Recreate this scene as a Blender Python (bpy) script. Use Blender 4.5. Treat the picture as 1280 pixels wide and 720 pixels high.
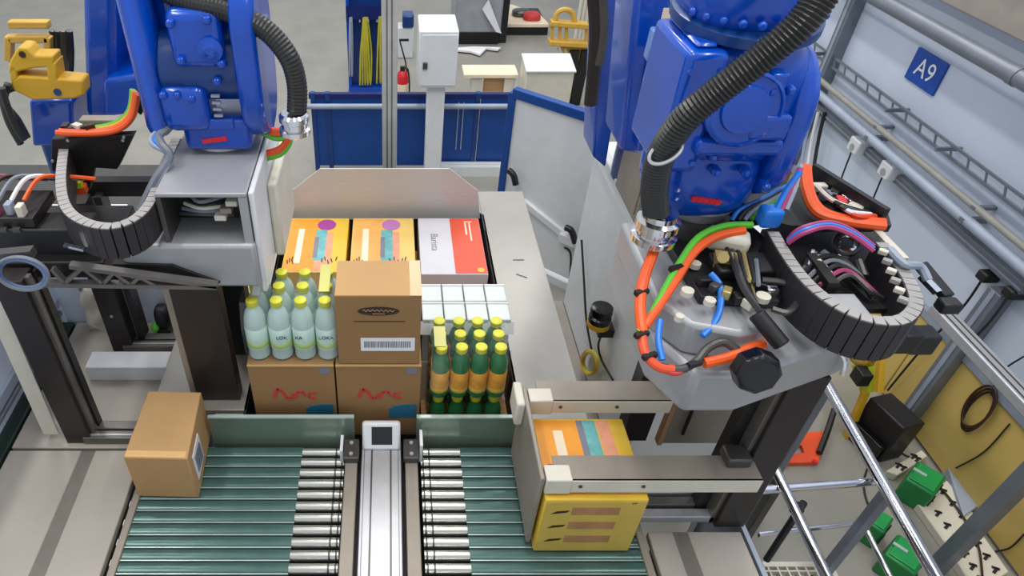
import bpy, math, random
from mathutils import Vector, Matrix
random.seed(7)
S = bpy.context.scene
C = S.collection
for o in list(bpy.data.objects):
    bpy.data.objects.remove(o, do_unlink=True)

# ---------------------------------------------------------------- camera
PITCH = math.radians(39.4)
FPX, PPX, PPY = 853.0, 487.0, 360.0      # focal length and principal point for the 1280x720 frame
CAMZ = 2.0
cam_d = bpy.data.cameras.new('camera'); cam = bpy.data.objects.new('camera', cam_d); C.objects.link(cam)
cam.location = (0, 0, CAMZ); cam.rotation_euler = (math.pi/2 - PITCH, 0, 0)
cam_d.sensor_width = 36.0; cam_d.lens = FPX/1280*36.0; cam_d.shift_x = (640-PPX)/1280
cam_d.clip_start = 0.05; cam_d.clip_end = 100
S.camera = cam

# ---------------------------------------------------------------- world and hall lamps
W = bpy.data.worlds.new('hall_ambience'); S.world = W; W.use_nodes = True
bg = W.node_tree.nodes['Background']; bg.inputs[0].default_value = (0.86, 0.92, 1.0, 1); bg.inputs[1].default_value = 0.70
def lamp(name, loc, sx, sy, power, col=(1, 0.98, 0.94)):
    d = bpy.data.lights.new(name, 'AREA'); d.shape = 'RECTANGLE'; d.size = sx; d.size_y = sy; d.energy = power; d.color = col
    o = bpy.data.objects.new(name, d); C.objects.link(o); o.location = loc
    return o
for i, x in enumerate((-2.6, 0.1, 2.2)):
    for j, y in enumerate((0.9, 4.2, 8.0)):
        lamp('ceiling_strip_lamp', (x, y, 5.2), 0.35, 2.2, 62)
S.view_settings.view_transform = 'Standard'; S.view_settings.look = 'None'
S.view_settings.exposure = 0.0; S.view_settings.gamma = 1.0; S.view_settings.use_curve_mapping = False

# ---------------------------------------------------------------- helpers
cT, sT = math.cos(PITCH), math.sin(PITCH)
def R(u, v, x=None, y=None, z=None, d=None):
    """point of the place seen at pixel (u, v) of the photograph, fixed by one known coordinate"""
    a = (u-PPX)/FPX; b = (v-PPY)/FPX
    r = Vector((a, cT - b*sT, -sT - b*cT))
    if z is not None: t = (z-CAMZ)/r.z
    elif y is not None: t = y/r.y
    elif x is not None: t = x/r.x
    else: t = d
    return Vector((0, 0, CAMZ)) + r*t

def lin(c):
    c = c/255.0
    return c/12.92 if c <= 0.04045 else ((c+0.055)/1.055)**2.4
def rgb(*c): return (lin(c[0]), lin(c[1]), lin(c[2]), 1)

MATS = {}
def mat(name, col, rough=0.5, metal=0.0, var=0.10, scale=9.0, bump=0.0, bscale=60.0, trans=0.0, alpha=1.0, stretch=None, coat=0.0, emit=0.0):
    if name in MATS: return MATS[name]
    m = bpy.data.materials.new(name); m.use_nodes = True; nt = m.node_tree
    b = nt.nodes['Principled BSDF']; L = nt.links.new
    tc = nt.nodes.new('ShaderNodeTexCoord'); mp = nt.nodes.new('ShaderNodeMapping'); L(tc.outputs['Object'], mp.inputs[0])
    if stretch: mp.inputs['Scale'].default_value = stretch
    n = nt.nodes.new('ShaderNodeTexNoise'); n.inputs['Scale'].default_value = scale; n.inputs['Detail'].default_value = 4
    L(mp.outputs[0], n.inputs['Vector'])
    cr = nt.nodes.new('ShaderNodeValToRGB'); c = rgb(*col)
    cr.color_ramp.elements[0].position = 0.3; cr.color_ramp.elements[1].position = 0.7
    cr.color_ramp.elements[0].color = tuple(x*(1-var) for x in c[:3])+(1,)
    cr.color_ramp.elements[1].color = tuple(min(1, x*(1+var)) for x in c[:3])+(1,)
    L(n.outputs[0], cr.inputs[0]); L(cr.outputs[0], b.inputs['Base Color'])
    b.inputs['Roughness'].default_value = rough; b.inputs['Metallic'].default_value = metal
    b.inputs['Transmission Weight'].default_value = trans; b.inputs['Alpha'].default_value = alpha
    b.inputs['Coat Weight'].default_value = coat
    if emit: b.inputs['Emission Color'].default_value = c; b.inputs['Emission Strength'].default_value = emit
    if bump:
        n2 = nt.nodes.new('ShaderNodeTexNoise'); n2.inputs['Scale'].default_value = bscale; L(mp.outputs[0], n2.inputs['Vector'])
        bp = nt.nodes.new('ShaderNodeBump'); bp.inputs['Strength'].default_value = bump; bp.inputs['Distance'].default_value = 0.01
        L(n2.outputs[0], bp.inputs['Height']); L(bp.outputs[0], b.inputs['Normal'])
    MATS[name] = m
    return m

def catmull(pts, n=8, closed=False):
    P = [Vector(p) for p in pts]
    if len(P) < 3: return P
    out = []; N = len(P); seg = N if closed else N-1
    for i in range(seg):
        if closed: p0, p1, p2, p3 = P[(i-1) % N], P[i], P[(i+1) % N], P[(i+2) % N]
        else: p0, p1, p2, p3 = P[max(i-1, 0)], P[i], P[i+1], P[min(i+2, N-1)]
        for k in range(n):
            t = k/n
            out.append(0.5*((2*p1)+(p2-p0)*t+(2*p0-5*p1+4*p2-p3)*t*t+(3*p1-p0-3*p2+p3)*t**3))
    if not closed: out.append(P[-1])
    return out
def resample(P, step):
    out = [P[0]]; acc = 0.0
    for a, b in zip(P, P[1:]):
        L = (b-a).length
        if L < 1e-9: continue
        s = step-acc
        while s <= L:
            out.append(a+(b-a)*(s/L)); s += step
        acc = (acc+L) % step if step > 0 else 0
        acc = L-(s-step)
    return out

ORG = {}
class MB:
    def __init__(self): self.v = []; self.f = []
    def add(self, vs, fs):
        o = len(self.v); self.v += [Vector(p) for p in vs]; self.f += [tuple(i+o for i in f) for f in fs]; return self
    def box(self, c, s, rot=None):
        c = Vector(c); h = Vector(s)/2
        q = [Vector((x*h.x, y*h.y, z*h.z)) for x in (-1, 1) for y in (-1, 1) for z in (-1, 1)]
        if rot is not None: q = [rot @ p for p in q]
        return self.add([c+p for p in q], [(0, 1, 3, 2), (4, 6, 7, 5), (0, 4, 5, 1), (2, 3, 7, 6), (0, 2, 6, 4), (1, 5, 7, 3)])
    def b2(self, x0, x1, y0, y1, z0, z1):
        return self.box(((x0+x1)/2, (y0+y1)/2, (z0+z1)/2), (abs(x1-x0), abs(y1-y0), abs(z1-z0)))
    def bar(self, a, b, w, h, up=(0, 0, 1)):
        a = Vector(a); b = Vector(b); d = (b-a); L = d.length; d.normalize(); up = Vector(up)
        s = d.cross(up)
        if s.length < 1e-4: s = d.cross(Vector((1, 0, 0)))
        s.normalize(); n = s.cross(d)
        M = Matrix((d, s, n)).transposed()
        return self.box((a+b)/2, (L, w, h), M)
    def frame(self, a, b):
        d = (Vector(b)-Vector(a)).normalized(); s = d.orthogonal().normalized(); return d, s, d.cross(s)
    def cyl(self, a, b, r, r2=None, n=16):
        a = Vector(a); b = Vector(b); r2 = r if r2 is None else r2
        d, s, t = self.frame(a, b); vs = []
        for p, rr in ((a, r), (b, r2)):
            for k in range(n):
                w = 2*math.pi*k/n; vs.append(p+(s*math.cos(w)+t*math.sin(w))*rr)
        fs = [(k, (k+1) % n, n+(k+1) % n, n+k) for k in range(n)]+[tuple(range(n))[::-1], tuple(range(n, 2*n))]
        return self.add(vs, fs)
    def lathe(self, o, prof, axis=(0, 0, 1), n=16):
        o = Vector(o); ax = Vector(axis).normalized(); s = ax.orthogonal().normalized(); t = ax.cross(s); vs = []; m = len(prof)
        for (r, z) in prof:
            for k in range(n):
                w = 2*math.pi*k/n; vs.append(o+ax*z+(s*math.cos(w)+t*math.sin(w))*max(r, 1e-4))
        fs = [(i*n+k, i*n+(k+1) % n, (i+1)*n+(k+1) % n, (i+1)*n+k) for i in range(m-1) for k in range(n)]
        fs += [tuple(range(n))[::-1], tuple(range((m-1)*n, m*n))]
        return self.add(vs, fs)
    def tube(self, pts, r, n=8, sub=6, smooth=True, ripple=0.0, step=None, closed=False):
        P = catmull(pts, sub, closed) if smooth and len(pts) > 2 else [Vector(p) for p in pts]
        if step: P = resample(P, step)
        m = len(P); vs = []; nrm = None
        for i, p in enumerate(P):
            if closed: d = P[(i+1) % m]-P[i-1]
            else: d = P[min(i+1, m-1)]-P[max(i-1, 0)]
            d.normalize()
            if nrm is None: nrm = d.orthogonal().normalized()
            nrm = (nrm-d*nrm.dot(d)).normalized(); bt = d.cross(nrm)
            rr = r*(1+ripple*(1 if i % 2 else -1)) if ripple else r
            for k in range(n):
                w = 2*math.pi*k/n; vs.append(p+(nrm*math.cos(w)+bt*math.sin(w))*rr)
        fs = [(i*n+k, i*n+(k+1) % n, (i+1)*n+(k+1) % n, (i+1)*n+k) for i in range(m-1) for k in range(n)]
        if closed: fs += [((m-1)*n+k, (m-1)*n+(k+1) % n, (k+1) % n, k) for k in range(n)]
        else: fs += [tuple(range(n))[::-1], tuple(range((m-1)*n, m*n))]
        return self.add(vs, fs)
    def prism(self, pts, ex):
        P = [Vector(p) for p in pts]; ex = Vector(ex); n = len(P)
        fs = [tuple(range(n))[::-1], tuple(range(n, 2*n))]+[(k, (k+1) % n, n+(k+1) % n, n+k) for k in range(n)]
        return self.add(P+[p+ex for p in P], fs)
    def poly(self, xy, z0, z1):
        return self.prism([(x, y, z0) for x, y in xy], (0, 0, z1-z0))
    def ell(self, c, r, n=14, m=9, rot=None, p=1.0):
        c = Vector(c); vs = []; fs = []
        def sp(x): return math.copysign(abs(x)**p, x)
        for i in range(m+1):
            a = -math.pi/2+math.pi*i/m
            for k in range(n):
                w = 2*math.pi*k/n
                q = Vector((sp(math.cos(a))*sp(math.cos(w))*r[0], sp(math.cos(a))*sp(math.sin(w))*r[1], sp(math.sin(a))*r[2]))
                vs.append(c+(rot @ q if rot is not None else q))
        fs = [(i*n+k, i*n+(k+1) % n, (i+1)*n+(k+1) % n, (i+1)*n+k) for i in range(m) for k in range(n)]
        return self.add(vs, fs)
    def text(self, txt, o, right, up, size, depth=0.0008):
        cu = bpy.data.curves.new('t', 'FONT'); cu.body = txt; cu.size = 1; cu.extrude = depth/size/2; cu.align_x = 'CENTER'; cu.align_y = 'CENTER'
        ob = bpy.data.objects.new('t', cu); C.objects.link(ob); bpy.context.view_layer.update()
        me = bpy.data.meshes.new_from_object(ob.evaluated_get(bpy.context.evaluated_depsgraph_get()))
        r = Vector(right).normalized(); u = Vector(up).normalized(); w = r.cross(u); o = Vector(o)
        self.add([o+(r*v.co.x+u*v.co.y+w*v.co.z)*size for v in me.vertices], [tuple(p.vertices) for p in me.polygons])
        bpy.data.objects.remove(ob); bpy.data.curves.remove(cu); bpy.data.meshes.remove(me)
        return self
    def build(self, name, material, parent=None, bevel=0.0, smooth=35, origin=None, segs=2, label=None):
        if parent is not None: o = ORG[parent]
        elif origin is not None: o = Vector(origin)
        else:
            xs = [p.x for p in self.v]; ys = [p.y for p in self.v]
            o = Vector(((min(xs)+max(xs))/2, (min(ys)+max(ys))/2, min(p.z for p in self.v)))
        me = bpy.data.meshes.new(name); me.from_pydata([p-o for p in self.v], [], self.f); me.update()
        me.materials.append(MATS[material] if isinstance(material, str) else material)
        if smooth:
            me.shade_smooth(); me.set_sharp_from_angle(angle=math.radians(smooth))
        ob = bpy.data.objects.new(name, me); C.objects.link(ob)
        ORG[ob] = o
        if parent is not None: ob.parent = parent
        else: ob.location = o
        if bevel:
            md = ob.modifiers.new('bevel', 'BEVEL'); md.width = bevel; md.segments = segs; md.limit_method = 'ANGLE'; md.angle_limit = math.radians(40)
        if label: ob['label'] = label
        return ob
def tag(o, label=None, cat=None, group=None, kind=None):
    if label: o['label'] = label
    if cat: o['category'] = cat
    if group: o['group'] = group
    if kind: o['kind'] = kind
    return o
def thing(name, loc, label, cat, group=None):
    o = bpy.data.objects.new(name, None); C.objects.link(o); o.location = loc; o.empty_display_size = 0.05
    ORG[o] = Vector(loc)
    return tag(o, label, cat, group)
def copy_tree(o, parent=None, off=(0, 0, 0)):
    c = o.copy(); C.objects.link(c); c.parent = parent
    c.location = Vector(o.location)+Vector(off)
    ORG[c] = ORG[o]+Vector(off)
    for ch in list(o.children): copy_tree(ch, c)
    return c
X, Y, Z = Vector((1, 0, 0)), Vector((0, 1, 0)), Vector((0, 0, 1))
def rz(a): return Matrix.Rotation(math.radians(a), 3, 'Z')
def rx(a): return Matrix.Rotation(math.radians(a), 3, 'X')
def ry(a): return Matrix.Rotation(math.radians(a), 3, 'Y')

# ---------------------------------------------------------------- materials
mat('concrete', (146, 143, 134), 0.45, var=0.10, scale=3, bump=0.08)
mat('wall_white', (204, 214, 230), 0.55, var=0.05, scale=2)
mat('wall_yellow', (214, 184, 104), 0.55, var=0.06, scale=3)
mat('table_sheet', (166, 158, 148), 0.42, 0.0, var=0.06, scale=4)
mat('seam_dark', (112, 106, 98), 0.6)
mat('green_dark', (28, 44, 38), 0.35)
mat('white_paint', (222, 224, 226), 0.4, var=0.04)
mat('grey_paint', (158, 158, 158), 0.4, var=0.05)
mat('housing_grey', (170, 171, 174), 0.4, 0.25, var=0.06, scale=5)
mat('plate_beige', (150, 140, 128), 0.45, 0.2, var=0.08)
mat('brushed', (216, 212, 206), 0.42, 0.1, var=0.06, scale=30, stretch=(0.4, 1, 12))
mat('alu', (190, 190, 194), 0.38, 0.5, var=0.06, scale=20)
mat('chrome', (225, 225, 228), 0.12, 1.0, var=0.04)
mat('steel_dark', (92, 90, 88), 0.35, 0.6)
mat('roller', (206, 205, 198), 0.22, 0.85, var=0.05)
mat('slat_green', (74, 104, 99), 0.25, 0.3, var=0.14, scale=14, stretch=(1, 6, 1))
mat('slat_edge', (190, 208, 202), 0.25, 0.3)
mat('barrier', (138, 156, 142), 0.25, 0.5, var=0.08, scale=6)
mat('black', (26, 25, 27), 0.45, var=0.2)
mat('black_gloss', (16, 16, 18), 0.2)
mat('column_dark', (42, 36, 36), 0.38, 0.1, var=0.12)
mat('column_strip', (118, 114, 110), 0.35, 0.5)
mat('chain', (46, 42, 45), 0.5, var=0.12)
mat('chain_rim', (162, 158, 155), 0.5, var=0.12)
mat('blue', (0, 72, 182), 0.22, var=0.16, scale=5, coat=0.35)
mat('blue_dark', (2, 54, 120), 0.35, var=0.10, coat=0.2)
mat('blue_fence', (0, 66, 142), 0.4, var=0.08)
mat('navy', (10, 28, 96), 0.4)
mat('sign_blue', (4, 70, 165), 0.45)
mat('white', (238, 238, 240), 0.45, var=0.03)
mat('red', (214, 34, 44), 0.45)
mat('orange', (238, 92, 30), 0.42, var=0.12)
mat('orange_red', (232, 84, 44), 0.45)
mat('yellow', (216, 168, 36), 0.42, var=0.10)
mat('yellow_rig', (206, 164, 66), 0.45, var=0.10)
mat('lime', (206, 222, 40), 0.45)
mat('sling', (186, 178, 50), 0.7, var=0.15, bump=0.2)
mat('cable_green', (88, 190, 50), 0.4)
mat('cable_blue', (34, 122, 220), 0.35)
mat('cable_purple', (170, 60, 110), 0.4)
mat('cable_grey', (120, 125, 135), 0.4)
mat('rubber', (40, 40, 38), 0.35, var=0.1)
mat('cardboard', (188, 148, 98), 0.75, var=0.05, scale=6, bump=0.05, bscale=120)
mat('cardboard_dark', (152, 116, 74), 0.78, var=0.05, scale=6, bump=0.05, bscale=120)
mat('cardboard_light', (214, 172, 112), 0.7, var=0.05)
mat('tape', (204, 170, 124), 0.25, var=0.05)
mat('print_brown', (54, 30, 20), 0.5)
mat('print_tan', (176, 140, 106), 0.5)
mat('print_red', (206, 62, 60), 0.6)
mat('print_cyan', (40, 110, 140), 0.6)
mat('print_grey', (128, 130, 142), 0.5)
mat('print_black', (34, 34, 38), 0.5)
mat('pack_yellow', (232, 190, 62), 0.4, var=0.06)
mat('pack_side', (205, 175, 80), 0.45, var=0.08)
mat('print_purple', (164, 66, 150), 0.4)
mat('print_teal', (110, 178, 178), 0.4, var=0.2, scale=30)
mat('print_cream', (246, 226, 196), 0.45, var=0.08)
mat('print_pink', (236, 160, 126), 0.45, var=0.15, scale=20)
mat('print_orange', (240, 158, 50), 0.42, var=0.10, scale=12)
mat('print_mocha', (176, 128, 86), 0.5, var=0.15, scale=20)
mat('barista_white', (214, 210, 216), 0.45, var=0.03)
mat('barista_red', (226, 84, 54), 0.42, var=0.06)
mat('carton_white', (214, 220, 216), 0.4, var=0.04)
mat('pet_clear', (214, 238, 232), 0.1, trans=0.35, var=0.02)
mat('pet_green', (44, 124, 72), 0.12, trans=0.15, var=0.05)
mat('cap_yellow', (218, 216, 60), 0.4)
mat('label_pale', (206, 232, 222), 0.4, var=0.06, scale=40)
mat('label_band', (176, 206, 120), 0.4)
mat('label_orange', (226, 160, 50), 0.42, var=0.25, scale=28)
mat('label_yellow', (222, 190, 60), 0.42, var=0.1)
mat('wood', (190, 150, 104), 0.65, var=0.12, scale=5, stretch=(1, 12, 12))
mat('crate_green', (22, 128, 62), 0.35, var=0.12)
mat('tray_white', (214, 208, 192), 0.5, var=0.06)
mat('foil', (176, 186, 202), 0.2, 0.6, var=0.15, scale=25, bump=0.4, bscale=30)
mat('pipe_grey', (120, 126, 136), 0.35, 0.3)
mat('trunk_grey', (150, 160, 176), 0.4)
mat('conduit_olive', (150, 148, 140), 0.45)
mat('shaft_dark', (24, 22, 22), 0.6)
def film_mat():
    m = bpy.data.materials.new('shrink_film'); m.use_nodes = True; nt = m.node_tree; nt.nodes.clear()
    o = nt.nodes.new('ShaderNodeOutputMaterial'); mx = nt.nodes.new('ShaderNodeMixShader'); t = nt.nodes.new('ShaderNodeBsdfTransparent'); g = nt.nodes.new('ShaderNodeBsdfGlossy')
    n = nt.nodes.new('ShaderNodeTexNoise'); n.inputs['Scale'].default_value = 22; bp = nt.nodes.new('ShaderNodeBump'); bp.inputs['Strength'].default_value = 0.5
    g.inputs['Roughness'].default_value = 0.12; mx.inputs[0].default_value = 0.07
    nt.links.new(n.outputs[0], bp.inputs['Height']); nt.links.new(bp.outputs[0], g.inputs['Normal'])
    nt.links.new(t.outputs[0], mx.inputs[1]); nt.links.new(g.outputs[0], mx.inputs[2]); nt.links.new(mx.outputs[0], o.inputs[0]); MATS['film'] = m
film_mat()
# ================================================================ the setting
FZ = -1.0; XW = 2.88
tag(MB().b2(-6, XW+0.2, -1.5, 13, FZ-0.1, FZ).build('floor', 'concrete', smooth=0), kind='structure')
wr = tag(MB().b2(XW, XW+0.2, -1.5, 13, FZ, 3.2).build('wall_right', 'wall_white', smooth=0), kind='structure')
y0 = -0.6
while y0 < 5.0:                                            # yellow lower wall panels
    MB().b2(XW-0.018, XW+0.01, y0+0.004, y0+0.816, FZ+0.02, -0.45).build('panel', 'wall_yellow', wr, bevel=0.004)
    y0 += 0.82
mat('taupe', (150, 142, 132), 0.5)
mat('wall_upper', (150, 166, 200), 0.5)
tag(MB().b2(XW-0.10, XW, -1, 12, 0.93, 1.16).build('trim_1', 'taupe', bevel=0.008), kind='structure')
tag(MB().b2(XW-0.12, XW, -1, 12, 1.17, 1.6).build('trim_2', 'wall_upper', bevel=0.008), kind='structure')
tag(MB().b2(XW-0.03, XW, -1, 12, -0.44, -0.39).build('trim_3', 'trunk_grey', bevel=0.004), kind='structure')

# wall sign
sg = thing('wall_sign', (XW-0.012, 3.46, 0.5), 'square blue sign reading A9 in white on the white wall', 'sign')
c = [R(1147, 57, x=XW-0.012), R(1183, 80, x=XW-0.012), R(1166, 123, x=XW-0.012), R(1132, 96, x=XW-0.012)]
ya, yb = (c[1].y+c[2].y)/2, (c[0].y+c[3].y)/2; za, zb = (c[2].z+c[3].z)/2, (c[0].z+c[1].z)/2
MB().b2(XW-0.012, XW, ya, yb, za, zb).build('sign_plate', 'sign_blue', sg, bevel=0.002)
MB().text('A9', (XW-0.0135, (ya+yb)/2, (za+zb)/2), -Y, Z, (zb-za)*0.78).build('lettering', 'white', sg, smooth=0)

# big pipe above the sign
bp = thing('wall_pipe', (XW-0.13, 3.5, 0.80), 'thick grey pipe running along the wall above the blue sign', 'pipe')
MB().cyl((XW-0.13, -0.5, 0.82), (XW-0.13, 9, 0.82), 0.04, n=20).build('pipe', 'pipe_grey', bp)
for y in (1.7, 2.9, 4.1, 5.3):
    MB().cyl((XW-0.13, y-0.02, 0.82), (XW-0.13, y+0.02, 0.82), 0.044, n=20).b2(XW-0.13, XW, y-0.012, y+0.012, 0.805, 0.835).build('pipe_clamp', 'pipe_grey', bp)
# cable ladder
cl = thing('cable_ladder', (XW-0.05, 3.5, 0.30), 'thin wire cable ladder fixed along the wall below the sign', 'cable ladder')
for z in (0.378, 0.322):
    MB().bar((XW-0.05, 0.8, z), (XW-0.05, 8, z), 0.012, 0.012).build('rail', 'pipe_grey', cl)
yy = 1.0; rg = None
while yy < 7.6:
    if rg is None:
        rg = MB().bar((XW-0.05, yy, 0.322), (XW-0.05, yy+0.03, 0.378), 0.008, 0.008).build('rung', 'pipe_grey', cl); ry0 = yy
    else:
        k = rg.copy(); C.objects.link(k); k.parent = cl; k.location = (0, yy-ry0, 0)
    yy += 0.13
for y in (2.2, 3.1, 3.55, 4.4):
    MB().bar((XW, y, 0.36), (XW-0.13, y, 0.36), 0.012, 0.02).build('bracket', 'pipe_grey', cl)
for nm, z, r, m, xo, lab, y1 in (('conduit', 0.235, 0.017, 'conduit_olive', 0.09, 'olive grey conduit pipe below the cable ladder', 9),
                                 ('cable_duct', 0.165, 0.026, 'trunk_grey', 0.10, 'bluish cable duct between olive conduit and socket duct', 9)):
    w = thing(nm, (XW-xo, 3.4, z-r), lab, 'pipe')
    MB().cyl((XW-xo, 0.4, z), (XW-xo, y1, z), r, n=14).build('pipe', m, w)
    for y in (1.9, 2.75, 3.6, 4.5): MB().b2(XW-xo-r*1.15, XW, y-0.012, y+0.012, z-r*0.5, z+r*0.5).build('clip', 'pipe_grey', w)
du = thing('socket_duct', (XW-0.05, 3.4, 0.03), 'grey square duct carrying the white wall sockets', 'cable duct')
MB().b2(XW-0.06, XW, 2.35, 8.5, 0.03, 0.085).build('duct_body', 'pipe_grey', du, bevel=0.004)
MB().b2(XW-0.064, XW-0.058, 2.35, 8.5, 0.052, 0.062).build('duct_lid_seam', 'trunk_grey', du)
for i, (u, v, lab) in enumerate(((1068, 182, 'white wall socket box nearer the blue robot'), (1107, 213, 'white wall socket box nearer the railing'))):
    p = R(u, v, x=XW-0.10)
    s = thing('wall_socket', (XW-0.10, p.y, p.z-0.05), lab, 'socket', 'socket boxes on the wall')
    MB().box((XW-0.06, p.y, p.z), (0.10, 0.10, 0.085)).build('socket_box', 'white_paint', s, bevel=0.008)
    MB().cyl((XW-0.112, p.y, p.z-0.01), (XW-0.105, p.y, p.z-0.01), 0.022).build('socket_face', 'grey_paint', s)
    MB().tube([(XW-0.10, p.y, p.z-0.04), (XW-0.10, p.y-0.02, p.z-0.2), (XW-0.08, p.y-0.03, p.z-0.42), (XW-0.06, p.y+0.02, -0.9)], 0.005, 6).build('cord', 'black', s)
for i, (u, v, lab) in enumerate(((1233, 345, 'black plug and cord on the wall above the steel rail'), (1266, 366, 'black plug and cord at the right edge of the wall'))):
    p = R(u, v, x=XW-0.05)
    s = thing('power_plug', (p.x, p.y, p.z-0.03), lab, 'plug', 'black plugs on the wall')
    MB().box((XW-0.04, p.y, p.z), (0.08, 0.06, 0.05)).build('plug_body', 'black', s, bevel=0.01)
    MB().tube([(XW-0.06, p.y, p.z), (XW-0.07, p.y-0.01, p.z-0.2), (XW-0.05, p.y+0.06, -0.55), (XW-0.04, p.y+0.1, -0.92)], 0.006, 6).build('cord', 'black', s)
for u, v, lab in ((1058, 30, 'grey column on the wall behind the black hose'), (1185, 455, 'grey upright post on the yellow wall behind the rail')):
    p = R(u, v, x=XW-0.04)
    w = thing('wall_post', (XW-0.04, p.y, FZ), lab, 'post')
    zt = 3.0 if v < 100 else -0.02
    MB().b2(XW-0.075, XW, p.y-0.04, p.y+0.04, FZ, zt).build('post_profile', 'pipe_grey', w, bevel=0.004)
    MB().b2(XW-0.08, XW-0.07, p.y-0.012, p.y+0.012, FZ, zt).build('post_groove', 'trunk_grey', w)
# coil of cable hanging on yellow wall + loose wires
ck = thing('cable_coil', R(1222, 520, x=XW-0.03), 'coil of dark cable hanging on the yellow wall', 'cable')
c0 = R(1222, 515, x=XW-0.03)
for k in range(3):
    MB().tube([(XW-0.03-0.008*k, c0.y+0.05*math.cos(a)*(1+0.12*k), c0.z+0.13*math.sin(a)+0.02*k) for a in [i*math.pi/6 for i in range(12)]], 0.006, 6, sub=4, closed=True).build('cable_loop', 'print_brown', ck)
MB().tube([(XW-0.03, c0.y, c0.z+0.12), (XW-0.05, c0.y+0.02, c0.z+0.25), (XW-0.03, c0.y, c0.z+0.38)], 0.004, 6).build('hanging_cord', 'black', ck)
for pts, lab in (([(1262, 530), (1230, 565), (1195, 585)], 'thin black wire slanting across the yellow wall'), ([(1280, 668), (1262, 685), (1240, 690)], 'thin black wire low on the yellow wall at the frame edge')):
    tag(MB().tube([R(u, v, x=XW-0.026) for u, v in pts], 0.004, 6).build('wall_wire', 'black'), lab, 'wire')

# ================================================================ conveyor tables
CY0, CY1 = 0.62, 1.555; PIT = 0.0439
def side_table(x0, x1, xs, y0_, y1_, lab):
    t = thing('side_table', ((x0+x1)/2, (y0_+y1_)/2, FZ), lab, 'table')
    a, b = sorted((x0, x1))
    MB().b2(a, xs-0.024, y0_, y1_, -0.03, 0.0).build('top_plate', 'table_sheet', t, bevel=0.004)
    MB().b2(xs+0.024, b, y0_, y1_, -0.03, 0.0).build('top_plate', 'table_sheet', t, bevel=0.004)
    MB().b2(xs-0.024, xs+0.024, y0_, y1_, -0.03, -0.004).build('seam_strip', 'seam_dark', t)
    MB().b2(a+0.02, b-0.02, y0_+0.02, y1_-0.02, -0.25, -0.03).build('skirt', 'grey_paint', t)
    for lx in (a+0.06, b-0.06):
        for ly in (y0_+0.08, y1_-0.08): MB().b2(lx-0.03, lx+0.03, ly-0.03, ly+0.03, FZ, -0.25).build('leg', 'steel_dark', t)
    return t
side_table(-1.36, -0.885, -1.078, 0.5, 1.52, 'long beige sheet metal table left of the left conveyor')
side_table(0.83, 1.13, 0.935, 0.5, 1.20, 'beige sheet metal table right of the right conveyor')
t = thing('rear_table', (-1.12, 1.86, FZ), 'plain beige table top behind the left gripper legs', 'table')
MB().b2(-1.36, -0.885, 1.53, 2.20, -0.03, 0.0).build('top_plate', 'table_sheet', t, bevel=0.004); MB().b2(-1.34, -0.9, 1.55, 2.18, -0.25, -0.03).build('skirt', 'grey_paint', t)
for lx in (-1.3, -0.94):
    for ly in (1.6, 2.14): MB().b2(lx-0.03, lx+0.03, ly-0.03, ly+0.03, FZ, -0.25).build('leg', 'steel_dark', t)
def conveyor(xa, xb, xr, side, lab):
    """slats from xa to xr, steel rollers from xr to xb"""
    t = thing('roller_conveyor', ((xa+xb)/2, (CY0+CY1)/2, FZ), lab, 'conveyor')
    a, b = min(xa, xb), max(xa, xb)
    MB().b2(a, b, CY0, CY1, -0.16, -0.05).build('bed', 'shaft_dark', t)
    s = 1 if xr > xa else -1
    fx = xa-s*0.012
    MB().b2(fx-0.012, fx+0.012, CY0, CY1, -0.2, 0.004).build('side_rail', 'plate_beige', t, bevel=0.003)
    sl = ed = ro = ri = None; k = 0; y = CY1-0.012
    la, lb = min(xa, xr), max(xa, xr); rb0, rb1 = min(xr, xb), max(xr, xb)
    while y > CY0+0.05:
        if sl is None:
            sl = MB().poly([(0, 0)], 0, 0) if False else MB()
            pr = []
            h = PIT*0.5
            for i in range(9):
                w = math.pi*i/8; pr.append((la, y-h+h*0.97*math.cos(w), -0.030+0.026*math.sin(w)**0.3))
            sl.prism(pr, (lb-la, 0, 0)); sl = sl.build('slat', 'slat_green', t, smooth=50)
            ed = MB().bar((la, y-PIT, -0.006), (lb, y-PIT, -0.006), 0.0030, 0.004).build('slat_edge', 'slat_edge', sl)
            ro = MB().cyl((rb0, y-h, -0.017), (rb1, y-h, -0.017), 0.0165, n=16).build('roller', 'roller', t)
            gx = rb1-0.03 if side < 0 else rb0+0.03
            ri = MB(); 
            for q in (0, 1): ri.cyl((gx-side*0.022*q-0.003, y-h, -0.017), (gx-side*0.022*q+0.003, y-h, -0.017), 0.0172, n=16)
            ri = ri.build('roller_groove', 'steel_dark', ro)
        else:
            s2 = sl.copy(); C.objects.link(s2); s2.parent = t; s2.location = (0, -PIT*k, 0)
            e2 = ed.copy(); C.objects.link(e2); e2.parent = s2
            r2 = ro.copy(); C.objects.link(r2); r2.parent = t; r2.location = (0, -PIT*k, 0)
            g2 = ri.copy(); C.objects.link(g2); g2.parent = r2
        y -= PIT; k += 1
    for lx in (a+0.06, b-0.06):
        for ly in (CY0+0.08, CY1-0.08): MB().b2(lx-0.03, lx+0.03, ly-0.03, ly+0.03, FZ, -0.16).build('leg', 'steel_dark', t)
    if side < 0:
        for q in range(6): MB().b2(fx-0.02, fx-0.012, 1.30-0.07*q, 1.32-0.07*q, -0.03, -0.012).build('slot_clip', 'white', t)
    # end stop plate standing between conveyor and pallet
    return t
cvl = conveyor(-0.84, -0.160, -0.312, -1, 'left roller conveyor with green slats and steel rollers')
cvr = conveyor(0.79, 0.110, 0.252, 1, 'right roller conveyor with green slats and bright steel rollers')
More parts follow.
